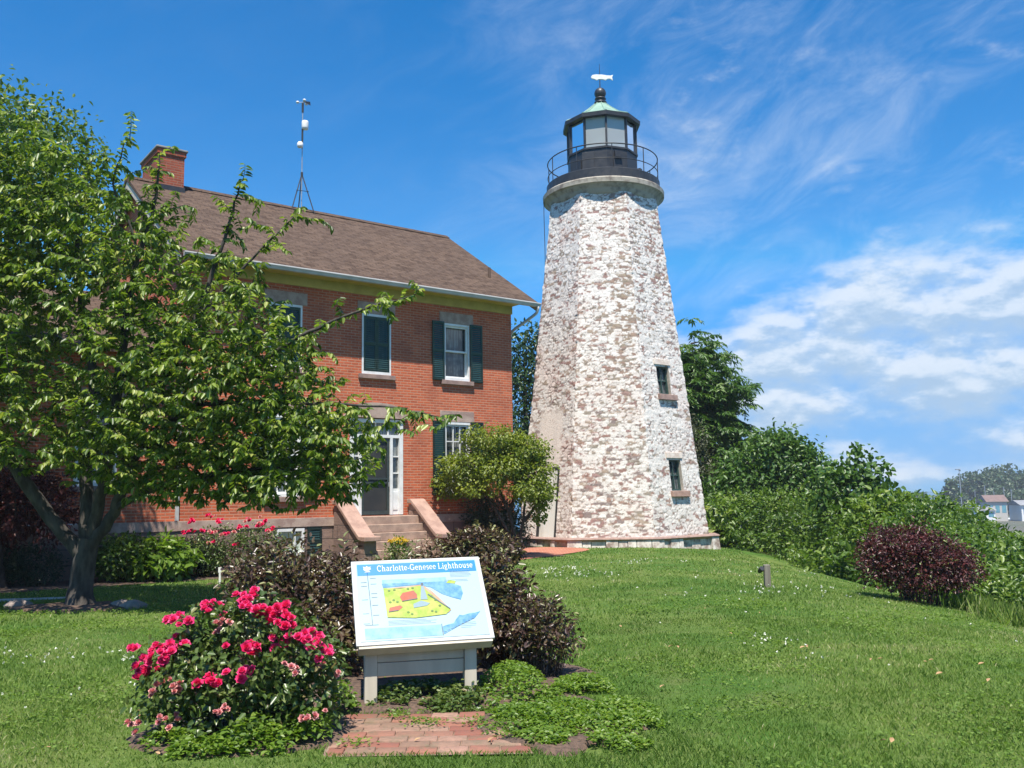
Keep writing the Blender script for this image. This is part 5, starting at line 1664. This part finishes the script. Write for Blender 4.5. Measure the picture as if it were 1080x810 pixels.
for (s_, o_, lab, lb, hd) in (
        (-9.3, 1.3, 'loose red rose bush against the house right of the bright leafy plant', [(0, 0, .62, .75, .5, .5), (-.3, 0, .4, .6, .5, .36)], [(-.5, 1.25), (-.3, 1.02), (-.1, 1.32), (.1, 1.22), (.3, .95), (-.15, .75), (-.6, 1.0), (.0, 1.0)]),
        (-8.45, 1.5, 'rose bush with pale red flowers just left of the cellar window', [(0, 0, .65, .65, .5, .48), (.3, 0, .45, .5, .5, .4)], [(-.35, 1.05), (-.15, 1.22), (.05, 1.1), (.2, 1.2), (.35, 1.0), (-.4, .7)])):
    r_ = shrub('rose_bush', lab, 'rose bush', house_w(s_, o_), lb, 330, 8, .06, .04, .08, M['rosele'], stems=30, stem_r=.007)
    for hx, hz in hd:
        for k in range(4):
            put_bloom(r_, (hx + rng.normal() * .05, -.3 + rng.normal() * .1, hz + rng.normal() * .03), BLOOM_RED[rng.integers(3)] if rng.random() < .75 else BLOOM_FADED, rng.uniform(.9, 1.4), (0, -.6, .9))


def bronze_shrub(label, base, lobes, nsh, hs, ncl=420, per=10, L=.062, W=.032, extra=None):
    """arching shoots with leaves in pairs, dark bronze; greener at the tips"""
    root = thing('bronze_shrub', label, 'shrub', base)
    lb = np.array(lobes, float)
    P, D, N, Ls, Ws, t = foliage(lb, ncl, per, L, W, .055, .15, .6, .35)
    k = P[:, 2] > 0
    P, D, N, Ls, Ws, t = [a[k] for a in (P, D, N, Ls, Ws, t)]
    zrel = P[:, 2] / P[:, 2].max()
    t = np.clip(t * .85 + .32 * (rng.random(len(t)) < .16) + .22 * np.clip(zrel - .6, 0, 1), 0, 1)
    ch = []; lp = []
    top, d, kk = lobes_sample(lb, nsh, .85)
    c0 = lb[:, :2].mean(0)
    for q, dr in zip(top, d):
        if dr[2] < -.1:
            dr = dr * np.array([1, 1, -1]); 
        tip = q + np.array([dr[0] * .10, dr[1] * .10, abs(dr[2]) * hs * rng.uniform(.4, 1.2)])
        s = np.array([c0[0] + (q[0] - c0[0]) * .5, c0[1] + (q[1] - c0[1]) * .5, 0.0])
        p = smooth_path([s, (s + q) / 2 + np.array([0, 0, .1]), q, tip], .08)
        ch.append((p, list(np.linspace(.006, .002, len(p))))); lp.append(p)
    P2, D2, N2, L2, W2, t2 = twig_leaves(lp, .035, L * 1.15, W * 1.15, .32, .1)
    t2 = np.clip(t2 + .33, 0, 1)
    leaves('foliage', np.concatenate([P, P2]), np.concatenate([D, D2]), np.concatenate([N, N2]), np.concatenate([Ls, L2]), np.concatenate([Ws, W2]), M['bronze'], root, tint=np.concatenate([t, t2]))
    branch_mesh('stems', ch, M['darkbark'], root)
    return root


bronze_shrub('dense bronze leaved shrub filling the space left of the sign', (-2.05, 8.95, 0), [(0, 0, .55, .72, .6, .50), (-.35, .2, .78, .5, .5, .42), (.35, .1, .70, .45, .5, .42), (.05, -.2, .35, .75, .6, .34), (-.2, .3, .98, .5, .4, .30)], 120, .22, 1000, 11)
bronze_shrub('bronze shrub showing over the top edge of the sign', (-.85, 9.6, 0), [(0, 0, .55, .65, .4, .5), (.3, 0, .78, .45, .4, .30), (-.3, 0, .78, .4, .4, .28)], 70, .22, 480, 10)
bronze_shrub('bronze shrub with upright shoots at the right of the sign', (-.12, 9.1, 0), [(-.06, 0, .56, .34, .4, .48), (-.08, 0, .90, .22, .3, .25), (.12, -.1, .38, .32, .4, .34)], 60, .18, 420, 10)
bronze_shrub('low bare stemmed bronze shrub at the lawn side of the bed', (.27, 8.6, 0), [(0, 0, .52, .27, .3, .20), (.08, -.05, .36, .22, .25, .16), (-.14, 0, .42, .2, .25, .2)], 60, .08, 200, 9, .05, .026)
bronze_shrub('dark leafy shrub at the foot of the small green maple', (-.85, 22.9, 0), [(0, 0, .46, .70, .6, .42), (.6, .2, .36, .45, .5, .34), (-.5, 0, .46, .40, .5, .36), (-.1, 0, .62, .5, .5, .28)], 90, .2, 560, 11, .10, .055)
shrub('dark_bush', 'tall dark bush with upright stems against the wall under the right window', 'bush', house_w(-1.3, .9), [(0, 0, .9, .75, .5, .75), (.4, 0, .7, .5, .5, .6), (-.5, 0, 1.2, .4, .35, .55)], 430, 12, .09, .035, .11, M['hedge'], stems=70, stem_r=.014, bark='darkbark')
yf = shrub('yellow_flowers', 'clump of small yellow flowers in front of the left step wall', 'flowers', house_w(-5.3, 2.4), [(0, 0, .38, .30, .26, .32)], 130, 9, .07, .03, .06, M['wild'], stems=16)
C_, _, _ = lobes_sample([(0, -.05, .66, .26, .2, .09)], 90, .2)
leaves('flower_heads', np.repeat(C_, 5, 0), rnd_dir(450) + np.array([0, 0, .4]), rnd_dir(450) + np.array([0, 0, 1.]), .035, .03, M['yellow'], yf)
shrub('bronze_clump', 'thin dark twiggy plant standing before the front steps', 'plant', house_w(-4.2, 2.35), [(0, 0, .40, .30, .2, .36), (-.4, 0, .3, .25, .2, .28), (.35, 0, .35, .25, .2, .3)], 90, 8, .075, .03, .07, M['bronze'], stems=30, stem_r=.006)


# bright ground cover plants: small rounded tufts
def ground_cover(name, label, centres, r, n, L, W, m_, zmax=.16):
    P = []
    for (x, y, rx, ry, h) in centres:
        k = int(n * rx * ry * 20)
        a = rng.uniform(0, 2 * math.pi, k); q = np.sqrt(rng.random(k))
        px = x + rx * q * np.cos(a); py = y + ry * q * np.sin(a)
        lump = fbm(px * 5, py * 5, 77, 3)
        pz = gh(px, py) + (h * (1 - q ** 2.5) * (.45 + .9 * lump)) * rng.uniform(.35, 1.05, k) + .02
        ok = (lump > .33 + .15 * (q > .75)) & ~in_pad(px, py)
        P.append(np.stack([px, py, pz], 1)[ok])
    P = np.concatenate(P); k = len(P)
    a = rng.uniform(0, 2 * math.pi, k)
    D = np.stack([np.cos(a), np.sin(a), rng.normal(.15, .35, k)], 1)
    N = np.array([0, 0, 1.]) + rng.normal(size=(k, 3)) * .4
    s = rng.uniform(.6, 1.3, k)
    o = leaves(name, P, D, N, L * s, W * s, m_)
    tag(o, label, 'ground cover', kind='stuff')


ground_cover('ground_cover', 'bright green low plants spilling over the bed around the sign', [(-.02, 7.9, .36, .75, .26), (.30, 7.0, .50, .55, .12), (.65, 6.75, .32, .40, .09), (.05, 7.0, .35, .45, .10), (.45, 7.75, .35, .5, .10), (.22, 6.45, .35, .25, .06), (.75, 7.25, .35, .4, .08), (.85, 6.9, .25, .3, .07), (.5, 6.3, .4, .2, .07), (.55, 8.1, .3, .35, .12)], 1, 700, .036, .023, M['lime'])
ground_cover('ground_cover', 'bright green low plants at the foot of the pink rose bush', [(-1.75, 6.35, .40, .24, .20), (-1.45, 6.5, .26, .24, .24), (-2.3, 6.35, .28, .2, .16), (-1.35, 7.15, .16, .35, .26), (-2.05, 6.2, .3, .16, .12)], 1, 900, .042, .028, M['lime'])
def pad_weeds():
    n = 420
    c = np.array([(-.75, 6.95), (-.62, 6.85), (-.20, 6.75), (-.12, 6.62), (-.05, 6.5), (-.9, 7.12), (-.30, 6.9), (-1.1, 6.35)])
    k = rng.integers(0, len(c), n)
    xy = c[k] + rng.normal(size=(n, 2)) * np.array([.065, .06])
    a = rng.uniform(0, 6.28, n)
    P = np.stack([xy[:, 0], xy[:, 1], .028 + rng.uniform(0, .035, n)], 1)
    D = np.stack([np.cos(a), np.sin(a), rng.normal(.2, .3, n)], 1)
    o = leaves('pavement_weeds', P, D, np.array([0, 0, 1.]) + rng.normal(size=(n, 3)) * .4, rng.uniform(.02, .045, n), rng.uniform(.012, .024, n), M['lime'])
    tag(o, 'small green weeds growing in the joints of the brick pad', 'weeds', kind='stuff')


pad_weeds()
ground_cover('ground_cover', 'dark low leaves in the shade under the sign', [(-.85, 7.75, .45, .45, .14), (-.45, 7.7, .25, .5, .14)], 1, 480, .045, .03, M['rosele'])

# ------------------------------------------------------------------ wild growth along the bluff
def thicket():
    lobes = []
    line = [(5.6, 33.6), (7.0, 32.6), (8.4, 31.4), (8.9, 29.0), (8.6, 26.5), (8.4, 24.0), (8.5, 21.5), (8.6, 19.0), (8.9, 16.8), (9.0, 14.8), (8.6, 13.2), (8.3, 11.6)]
    p = smooth_path([(x, y, 0) for x, y in line], .5)
    for q in p:
        for off, up_, rr_ in ((.25, .62, .6), (.9, .95, .75), (1.7, 1.15, .9), (2.8, 1.2, 1.1), (4.2, 1.15, 1.35), (6.2, 1.0, 1.6)):
            x = q[0] + off + rng.normal() * .2; y = q[1] + (off * .7 if q[1] > 30 else 0) + rng.normal() * .2
            g = float(gh(x, y))
            top = min(1.0 + .052 * (y - 15), 1.8) * (1 if off > .8 else .0) + (g + .75 if off <= .8 else 0)
            top = top * rng.uniform(.70, 1.15) if off > .8 else top * rng.uniform(.7, 1.2)
            if .8 < off < 1.5:
                top = (top + g + .9) / 2
            if off > .8:
                top = min(top, EYE - y * .050 * float(np.clip((x / y - .47) / .06, 0, 1.4)) + (0.0 if x / y > .45 else .6))
            h = max(top - g, .35)
            lobes.append((x, y, g + h * .52, rr_, rr_ * .95, h * .48))
    for x, y in ((8.0, 34.6), (8.9, 35.6), (9.4, 33.4), (10.4, 33.6), (7.4, 33.6), (9.8, 31.8), (8.2, 32.4), (11.4, 32.4)):
        g = float(gh(x, y)); top = rng.uniform(1.5, 1.95); lobes.append((x, y, (top + g) / 2, 1.0, .9, (top - g) / 2))
        lobes.append((x + .2, y - .3, g + .6, .9, .8, .65))
    lb = np.array(lobes)
    P, D, N, L, W, t = foliage(lb, 8300, 15, .16, .095, .12, .30, .85, .6)
    # keep the lawn clear and cut back what would stand too high
    k = (P[:, 0] > 6.7 + .45 * np.sin(P[:, 1] * 1.7) * .4) | (P[:, 1] > 30.5)
    P, D, N, L, W, t = [a[k] for a in (P, D, N, L, W, t)]
    near = np.clip((26 - P[:, 1]) / 12, 0, 1)
    sp_ = fbm(P[:, 0] * .55 + 3, P[:, 1] * .55, 83, 2) + .25 * (fbm(P[:, 2] * 1.5, P[:, 1] * .8, 84, 2) - .4)
    k_ = .78 + .75 * np.clip((sp_ - .28) / .4, 0, 1)
    L = L * (1 - .35 * near) * k_; W = W * (1 - .35 * near) * k_
    t = np.clip(t * .8 + .9 * (fbm(P[:, 0] * .7, P[:, 1] * .7 + P[:, 2] * .5, 86, 3) - .36), 0, 1)
    o = leaves('wild_thicket', P, D, N, L, W, M['wild'], tint=t)
    tag(o, 'tangled bright green wild growth along the edge of the lawn', 'thicket', kind='stuff')


thicket()
def tall_grass():
    n = 1500
    y = rng.uniform(11.2, 17, n); x = 7.75 + .3 * np.sin(y * 1.3) + rng.normal(size=n) * .3 + .02 * (y - 12)
    P = np.stack([x, y, gh(x, y)], 1)
    D = np.array([0, 0, 1.]) + rng.normal(size=(n, 3)) * .3
    s = rng.uniform(.15, .40, n)
    o = leaves('tall_grass', P, D, rnd_dir(n), s, .012, M['grass'], droop=2.0)
    tag(o, 'unmown tall grass fringing the lawn at the right', 'tall grass', kind='stuff')


tall_grass()

# small post with a lamp on the lawn
pst = thing('path_lamp_post', 'short weathered wooden post with a small dark spotlight on the lawn', 'post', at_ground(4.62, 17.0))
b = MB(); b.box(-.055, .055, -.05, .05, -.2, .40); b.build('post', M['oldwood'], pst, bevel=.01)
b = MB(); b.tube([(-.055, 0, .30), (-.10, -.02, .30)], .015, 6); b.tube([(-.10, -.06, .34), (-.12, .0, .30), (-.13, .05, .265)], [.045, .045, .03], 10); b.build('spotlight', M['black'], pst)

# stones round the tree
for (x, y, sx, sy, sz, lab) in ((-8.15, 15.2, .22, .14, .10, 'flat tan stone at the left end of the tree bed'), (-6.35, 15.0, .16, .12, .09, 'small rounded stone nearest the trunk on the right'), (-6.1, 14.85, .2, .13, .10, 'rounded rock at the right end of the tree bed')):
    b = MB()
    prof = [(max(.02, math.cos(t)) * 1.0, math.sin(t)) for t in np.linspace(-.6, 1.5, 7)]
    b.lathe(prof, 11, cap=True)
    b.v = [(vx * sx * (1 + .25 * math.sin(vx * 5 + vy * 3 + sx * 40)), vy * sy * (1 + .2 * math.cos(vx * 4)), vz * sz) for vx, vy, vz in b.v]
    o = b.build('stone', M['rock'], smooth=False, loc=(x, y, .03)); tag(o, lab, 'stone', 'stones around the tree')
# concrete edging strip on the lawn at the left
b = MB(); b.box(-2.2, 0, -.05, .05, -.05, .035); o = b.build('edging_strip', M['cement'], loc=(-7.9, 16.4, 0), bevel=.008); o.rotation_euler = (0, 0, R(10)); tag(o, 'thin pale concrete edging strip on the shaded grass at the left', 'edging')
b = MB(); b.box(-.02, .02, -.01, .01, -.1, .30); b.box(-.035, .035, -.012, -.0105, .22, .33); o = b.build('garden_stake', M['oldwhite'], loc=(-6.05, 19.0, 0)); tag(o, 'thin white plant stake in the shade beside the red roses', 'stake')


# ------------------------------------------------------------------ far bank
def far_tree(x, y, r, h, label, m_=None, conic=False):
    base = (x, y, -8.5)
    if conic:
        lb = [(0, 0, h * (.2 + .7 * q), r * (1.05 - q), r * (1.05 - q), h * .14) for q in np.linspace(0, .95, 6)]
    else:
        lb = [(rng.normal() * r * .35, rng.normal() * r * .3, h * (.62 + .1 * rng.normal()), r * .6, r * .6, h * .26) for _ in range(6)] + [(0, 0, h * .5, r * .9, r * .8, h * .32)]
    simple_tree('far_tree', label, base, h, .5, lb, 620, 8, 1.3, 1.0, .9, m_ or M['far'], group='trees on the far bank', limbs=4, shell=.5, down=.1, up=.8)


far_tree(206, 400, 11, 19, 'broad far tree at the left end of the far wood')
far_tree(219, 405, 12, 22, 'tallest rounded far tree behind the white marina building')
far_tree(234, 400, 12, 20, 'far tree at the right edge of the picture behind the marina')
far_tree(250, 410, 12, 20, 'far tree just outside the right end of the far wood')
far_tree(174, 365, 3.8, 15, 'narrow cone shaped far tree left of the tall light pole', conic=True)
far_tree(168, 380, 4, 9, 'low far bush at the foot of the cone shaped tree')
far_tree(186, 390, 6, 9, 'low far tree behind the row of masts')
far_tree(196, 372, 6, 10, 'low far tree filling the gap behind the white building')
far_tree(212, 372, 7, 11, 'low rounded far tree behind the right end of the white building')


def far_building(x, y, w, d, h, m_wall, m_roof, label, ridge=1.6, nwin=5, name='marina_building'):
    t = thing(name, label, 'building', (x, y, -8.5), R(-8))
    b = MB(); b.box(-w / 2, w / 2, -d / 2, d / 2, 0, h); b.build('wall', m_wall, t)
    b = MB(); b.prism([(-d / 2 - .6, h + .02), (0, h + ridge), (d / 2 + .6, h + .02)], -w / 2 - .5, w / 2 + .5, 'x'); b.build('roof', m_roof, t)
    for k in range(nwin):
        xx = -w / 2 + w * (k + .5) / nwin
        b = MB(); b.box(xx - w / nwin * .32, xx + w / nwin * .32, -d / 2 - .05, -d / 2 + .1, h * .45, h * .82); b.build('window', M['bluepaint'], t)
    return t


far_building(172, 300, 16, 10, 5.2, M['hull'], M['roofgrey'], 'long white marina building with teal windows and grey roof')
far_building(158, 303, 6, 7, 6.4, M['cement'], M['rust'], 'small building with red brown roof left of the white one', 2.2, 3)
far_building(151, 296, 5, 6, 3.8, M['hull'], M['roofgrey'], 'small white shed by the boats', 1.0, 2)
lp = thing('light_pole', 'tall thin light pole standing by the marina against the sky', 'light pole', (152, 312, -8.5))
b = MB(); b.tube([(0, 0, 0), (0, 0, 17.2)], [.22, .12], 8); b.build('pole', M['steel'], lp)
b = MB(); b.box(-1.2, .3, -.3, .3, 17.2, 17.55); b.build('lamp_head', M['steel'], lp)
for k, (x, h) in enumerate(((158.5, 11), (162, 12.5), (165, 10.5), (168.5, 12), (171, 11))):
    y = 316
    t = thing('sailboat', 'white sailboat with a bare mast moored beyond the marina', 'sailboat', (x, y, -9.2), R(20), 'sailboats at the marina')
    b = MB()
    b.add([(-4, 0, 0), (-3.2, -1.1, 0), (2, -1.2, 0), (4.4, 0, .1), (2, 1.2, 0), (-3.2, 1.1, 0), (-4, 0, 1.1), (-3.4, -1.3, 1.1), (2, -1.5, 1.25), (5, 0, 1.5), (2, 1.5, 1.25), (-3.4, 1.3, 1.1)],
          [(0, 1, 2, 3, 4, 5), (6, 7, 8, 9, 10, 11)] + [(i, (i + 1) % 6, 6 + (i + 1) % 6, 6 + i) for i in range(6)])
    b.build('hull', M['hull'], t)
    b = MB(); b.tube([(.4, 0, 1.2), (.4, 0, h)], .12, 6); b.build('mast', M['steel'], t)
bt = thing('motor_boat', 'dark motor boat with a white stripe lying below the marina building', 'boat', (164.5, 268, -10.2), R(8))
b = MB(); b.prism([(-4.5, .2), (-4.4, 1.9), (4.8, 2.3), (3.6, .2)], -1.4, 1.4, 'y'); b.build('hull', M['asphalt'], bt, bevel=.15)
b = MB(); b.box(-4.45, 4.2, -1.46, 1.46, .1, .75); b.build('stripe', M['hull'], bt)
b = MB(); b.box(-2, 1.2, -1.1, 1.1, 2.05, 3.2); b.build('cabin', M['asphalt'], bt, bevel=.2)


# ------------------------------------------------------------------ grass
def grass_field():
    def ok(x, y):
        return ~(in_pad(x, y) | in_poly(x, y, PATH) | house_bed(x, y) | tree_mulch(x, y) | (np.hypot(x - TX, y - TY) < 3.75) | ((in_bed(x, y)) & (fbm(x * 3, y * 3, 5, 3) < .55)))
    V = []; F = []; T = []; off = 0
    for (y0, y1, n, hgt, wd) in ((4.2, 8.0, 110000, .034, .0062), (8.0, 12.5, 100000, .036, .0090), (12.5, 20, 85000, .038, .015), (20, 33, 70000, .042, .026)):
        y = np.sqrt(rng.uniform(y0 ** 2, y1 ** 2, n)); x = y * rng.uniform(-.72, .72, n) + rng.normal(size=n) * .3
        k = ok(x, y) & (x < 7.6) & ~((y > 20) & (x < -9))
        x, y = x[k], y[k]
        thick = fbm(x * 2.2, y * 2.2, 21, 3)
        k = rng.random(len(x)) < np.clip(.35 + 1.3 * thick, 0, 1)
        x, y, thick = x[k], y[k], thick[k]
        n = len(x)
        a = rng.uniform(0, 2 * math.pi, n); lean = rng.uniform(.15, 1.0, n)
        h = hgt * rng.uniform(.55, 1.2, n) * (.75 + .6 * thick); w = wd * rng.uniform(.7, 1.3, n)
        z = gh(x, y)
        sx, sy = np.cos(a), np.sin(a)
        b2 = rng.uniform(0, 2 * math.pi, n)
        lx, ly = np.cos(b2) * h * lean, np.sin(b2) * h * lean
        v = np.stack([np.stack([x - sx * w / 2, y - sy * w / 2, z], 1), np.stack([x + sx * w / 2, y + sy * w / 2, z], 1),
                      np.stack([x + lx * .4 + sx * w * .4, y + ly * .4 + sy * w * .4, z + h * .65], 1), np.stack([x + lx, y + ly, z + h], 1)], 1)
        V.append(v.reshape(-1, 3)); F.append(np.arange(n)[:, None] * 4 + np.array([[0, 1, 2, 3]]) + off); off += 4 * n
        dry = fbm(x * .55 + 3, y * .55, 31, 3)
        left = np.clip((-.4 * y - x) / 1.0 + .2, 0, 1) * np.clip((11 - y) / 3, 0, 1)
        dry2 = fbm(x * 1.9 + 7, y * 1.9, 37, 3); dry3 = fbm(x * .22 + 2, y * .22, 41, 2)
        T.append(np.clip(rng.normal(.45, .19, n) + (dry - .46) * 1.0 + (dry2 - .46) * .75 + (dry3 - .4) * .5 + left * .20 + .3 * (rng.random(n) < .05), 0, 1))
    o = raw_mesh('grass', np.concatenate(V), np.concatenate(F), M['grass'], tint=np.concatenate(T))
    tag(o, 'short mown green grass covering the lawn', 'grass', kind='stuff')
    # clover and plantain leaves in patches among the grass
    n = 60000
    y = np.sqrt(rng.uniform(4.6 ** 2, 15 ** 2, n)); x = y * rng.uniform(-.7, .7, n)
    pt = fbm(x * 1.1 + 4, y * 1.1, 61, 4)
    k = ok(x, y) & (x < 7.3) & (rng.random(n) < np.clip((pt - .47) * 6, 0, 1))
    x, y = x[k], y[k]; n = len(x)
    a = rng.uniform(0, 6.28, n)
    D = np.stack([np.cos(a), np.sin(a), rng.normal(.2, .3, n)], 1)
    sz = rng.uniform(.014, .030, n) * (1 + .03 * y)
    o = leaves('clover_leaves', np.stack([x, y, gh(x, y) + rng.uniform(.015, .04, n)], 1), D, np.array([0, 0, 1.]) + rng.normal(size=(n, 3)) * .3, sz, sz * .85, M['grass'], tint=np.clip(rng.normal(.30, .16, n), 0, 1))
    tag(o, 'patches of small round clover leaves among the grass', 'clover', kind='stuff')
    # white clover heads, thick in patches
    n = 11000
    y = np.sqrt(rng.uniform(4.5 ** 2, 24 ** 2, n)); x = y * rng.uniform(-.7, .7, n)
    pt = fbm(x * .7, y * .7, 91, 3) + .16 * np.clip((-.25 * y - x) / 2, 0, 1) * (y < 12)
    k = ok(x, y) & (x < 7.3) & (rng.random(n) < np.clip((pt - .53) * 3.5, .008, .6)) & ~((x < -3.5) & (y > 11.5))
    x, y = x[k], y[k]; n = len(x)
    P = np.repeat(np.stack([x, y, gh(x, y) + rng.uniform(.035, .06, n)], 1), 5, 0)
    o = leaves('clover_flowers', P, rnd_dir(n * 5) + np.array([0, 0, .5]), rnd_dir(n * 5), .011 + .0006 * np.repeat(y, 5), .010 + .0006 * np.repeat(y, 5), M['clover'])
    tag(o, 'tiny white clover flowers scattered over the lawn', 'clover', kind='stuff')


grass_field()

# fallen leaves on the lawn
spots = [(1.62, 9.95), (1.72, 9.9), (1.68, 10.0), (2.95, 9.75), (3.05, 9.8), (3.12, 9.72), (3.4, 9.0), (3.48, 9.05), (3.9, 8.9), (3.95, 9.0), (4.35, 8.85), (3.7, 8.3), (4.6, 8.3), (2.4, 6.1), (2.35, 6.15), (2.5, 10.8), (3.3, 12.6), (2.7, 13.2), (4.0, 8.0), (1.3, 11.5), (2.2, 8.6),
         (-3.1, 6.3), (-3.9, 8.3), (-2.6, 8.1), (-2.3, 6.1), (1.2, 7.9), (-.7, 6.4), (-.2, 6.35), (-1.2, 6.9)]
for i, (x, y) in enumerate(spots):
    n = 1
    L_ = random.uniform(.035, .065)
    a = random.uniform(0, 6.28)
    V, F = leaf_arrays(np.array([(0, 0, 0.)]), np.array([(math.cos(a), math.sin(a), .15)]), np.array([(random.uniform(-.4, .4), random.uniform(-.4, .4), 1)]), np.array([L_]), np.array([L_ * .6]), .35, -.2)
    o = raw_mesh('fallen_leaf', V, F, M['tan'])
    o.location = (x, y, float(gh(x, y)) + (.05 if not in_pad(np.array(x), np.array(y)) else .03))
    tag(o, 'dry tan fallen leaf lying on the grass or the bricks', 'fallen leaf', 'dry fallen leaves')


# ------------------------------------------------------------------ light summer haze over the water
def build_haze():
    b = MB(); b.box(-170, 920, -70, 660, -14.2, 21)
    mt = bpy.data.materials.new('haze_air'); mt.use_nodes = True
    t = NT(mt.node_tree); t.n.clear()
    out = t.node('ShaderNodeOutputMaterial')
    v = t.node('ShaderNodeVolumePrincipled', {'Color': (.80, .88, 1.0), 'Density': .00038, 'Anisotropy': .1})
    t.l.new(v.outputs[0], out.inputs['Volume'])
    o = b.build('haze', mt); o['kind'] = 'stuff'; o['label'] = 'thin pale summer haze over the whole view'
    return o


build_haze()
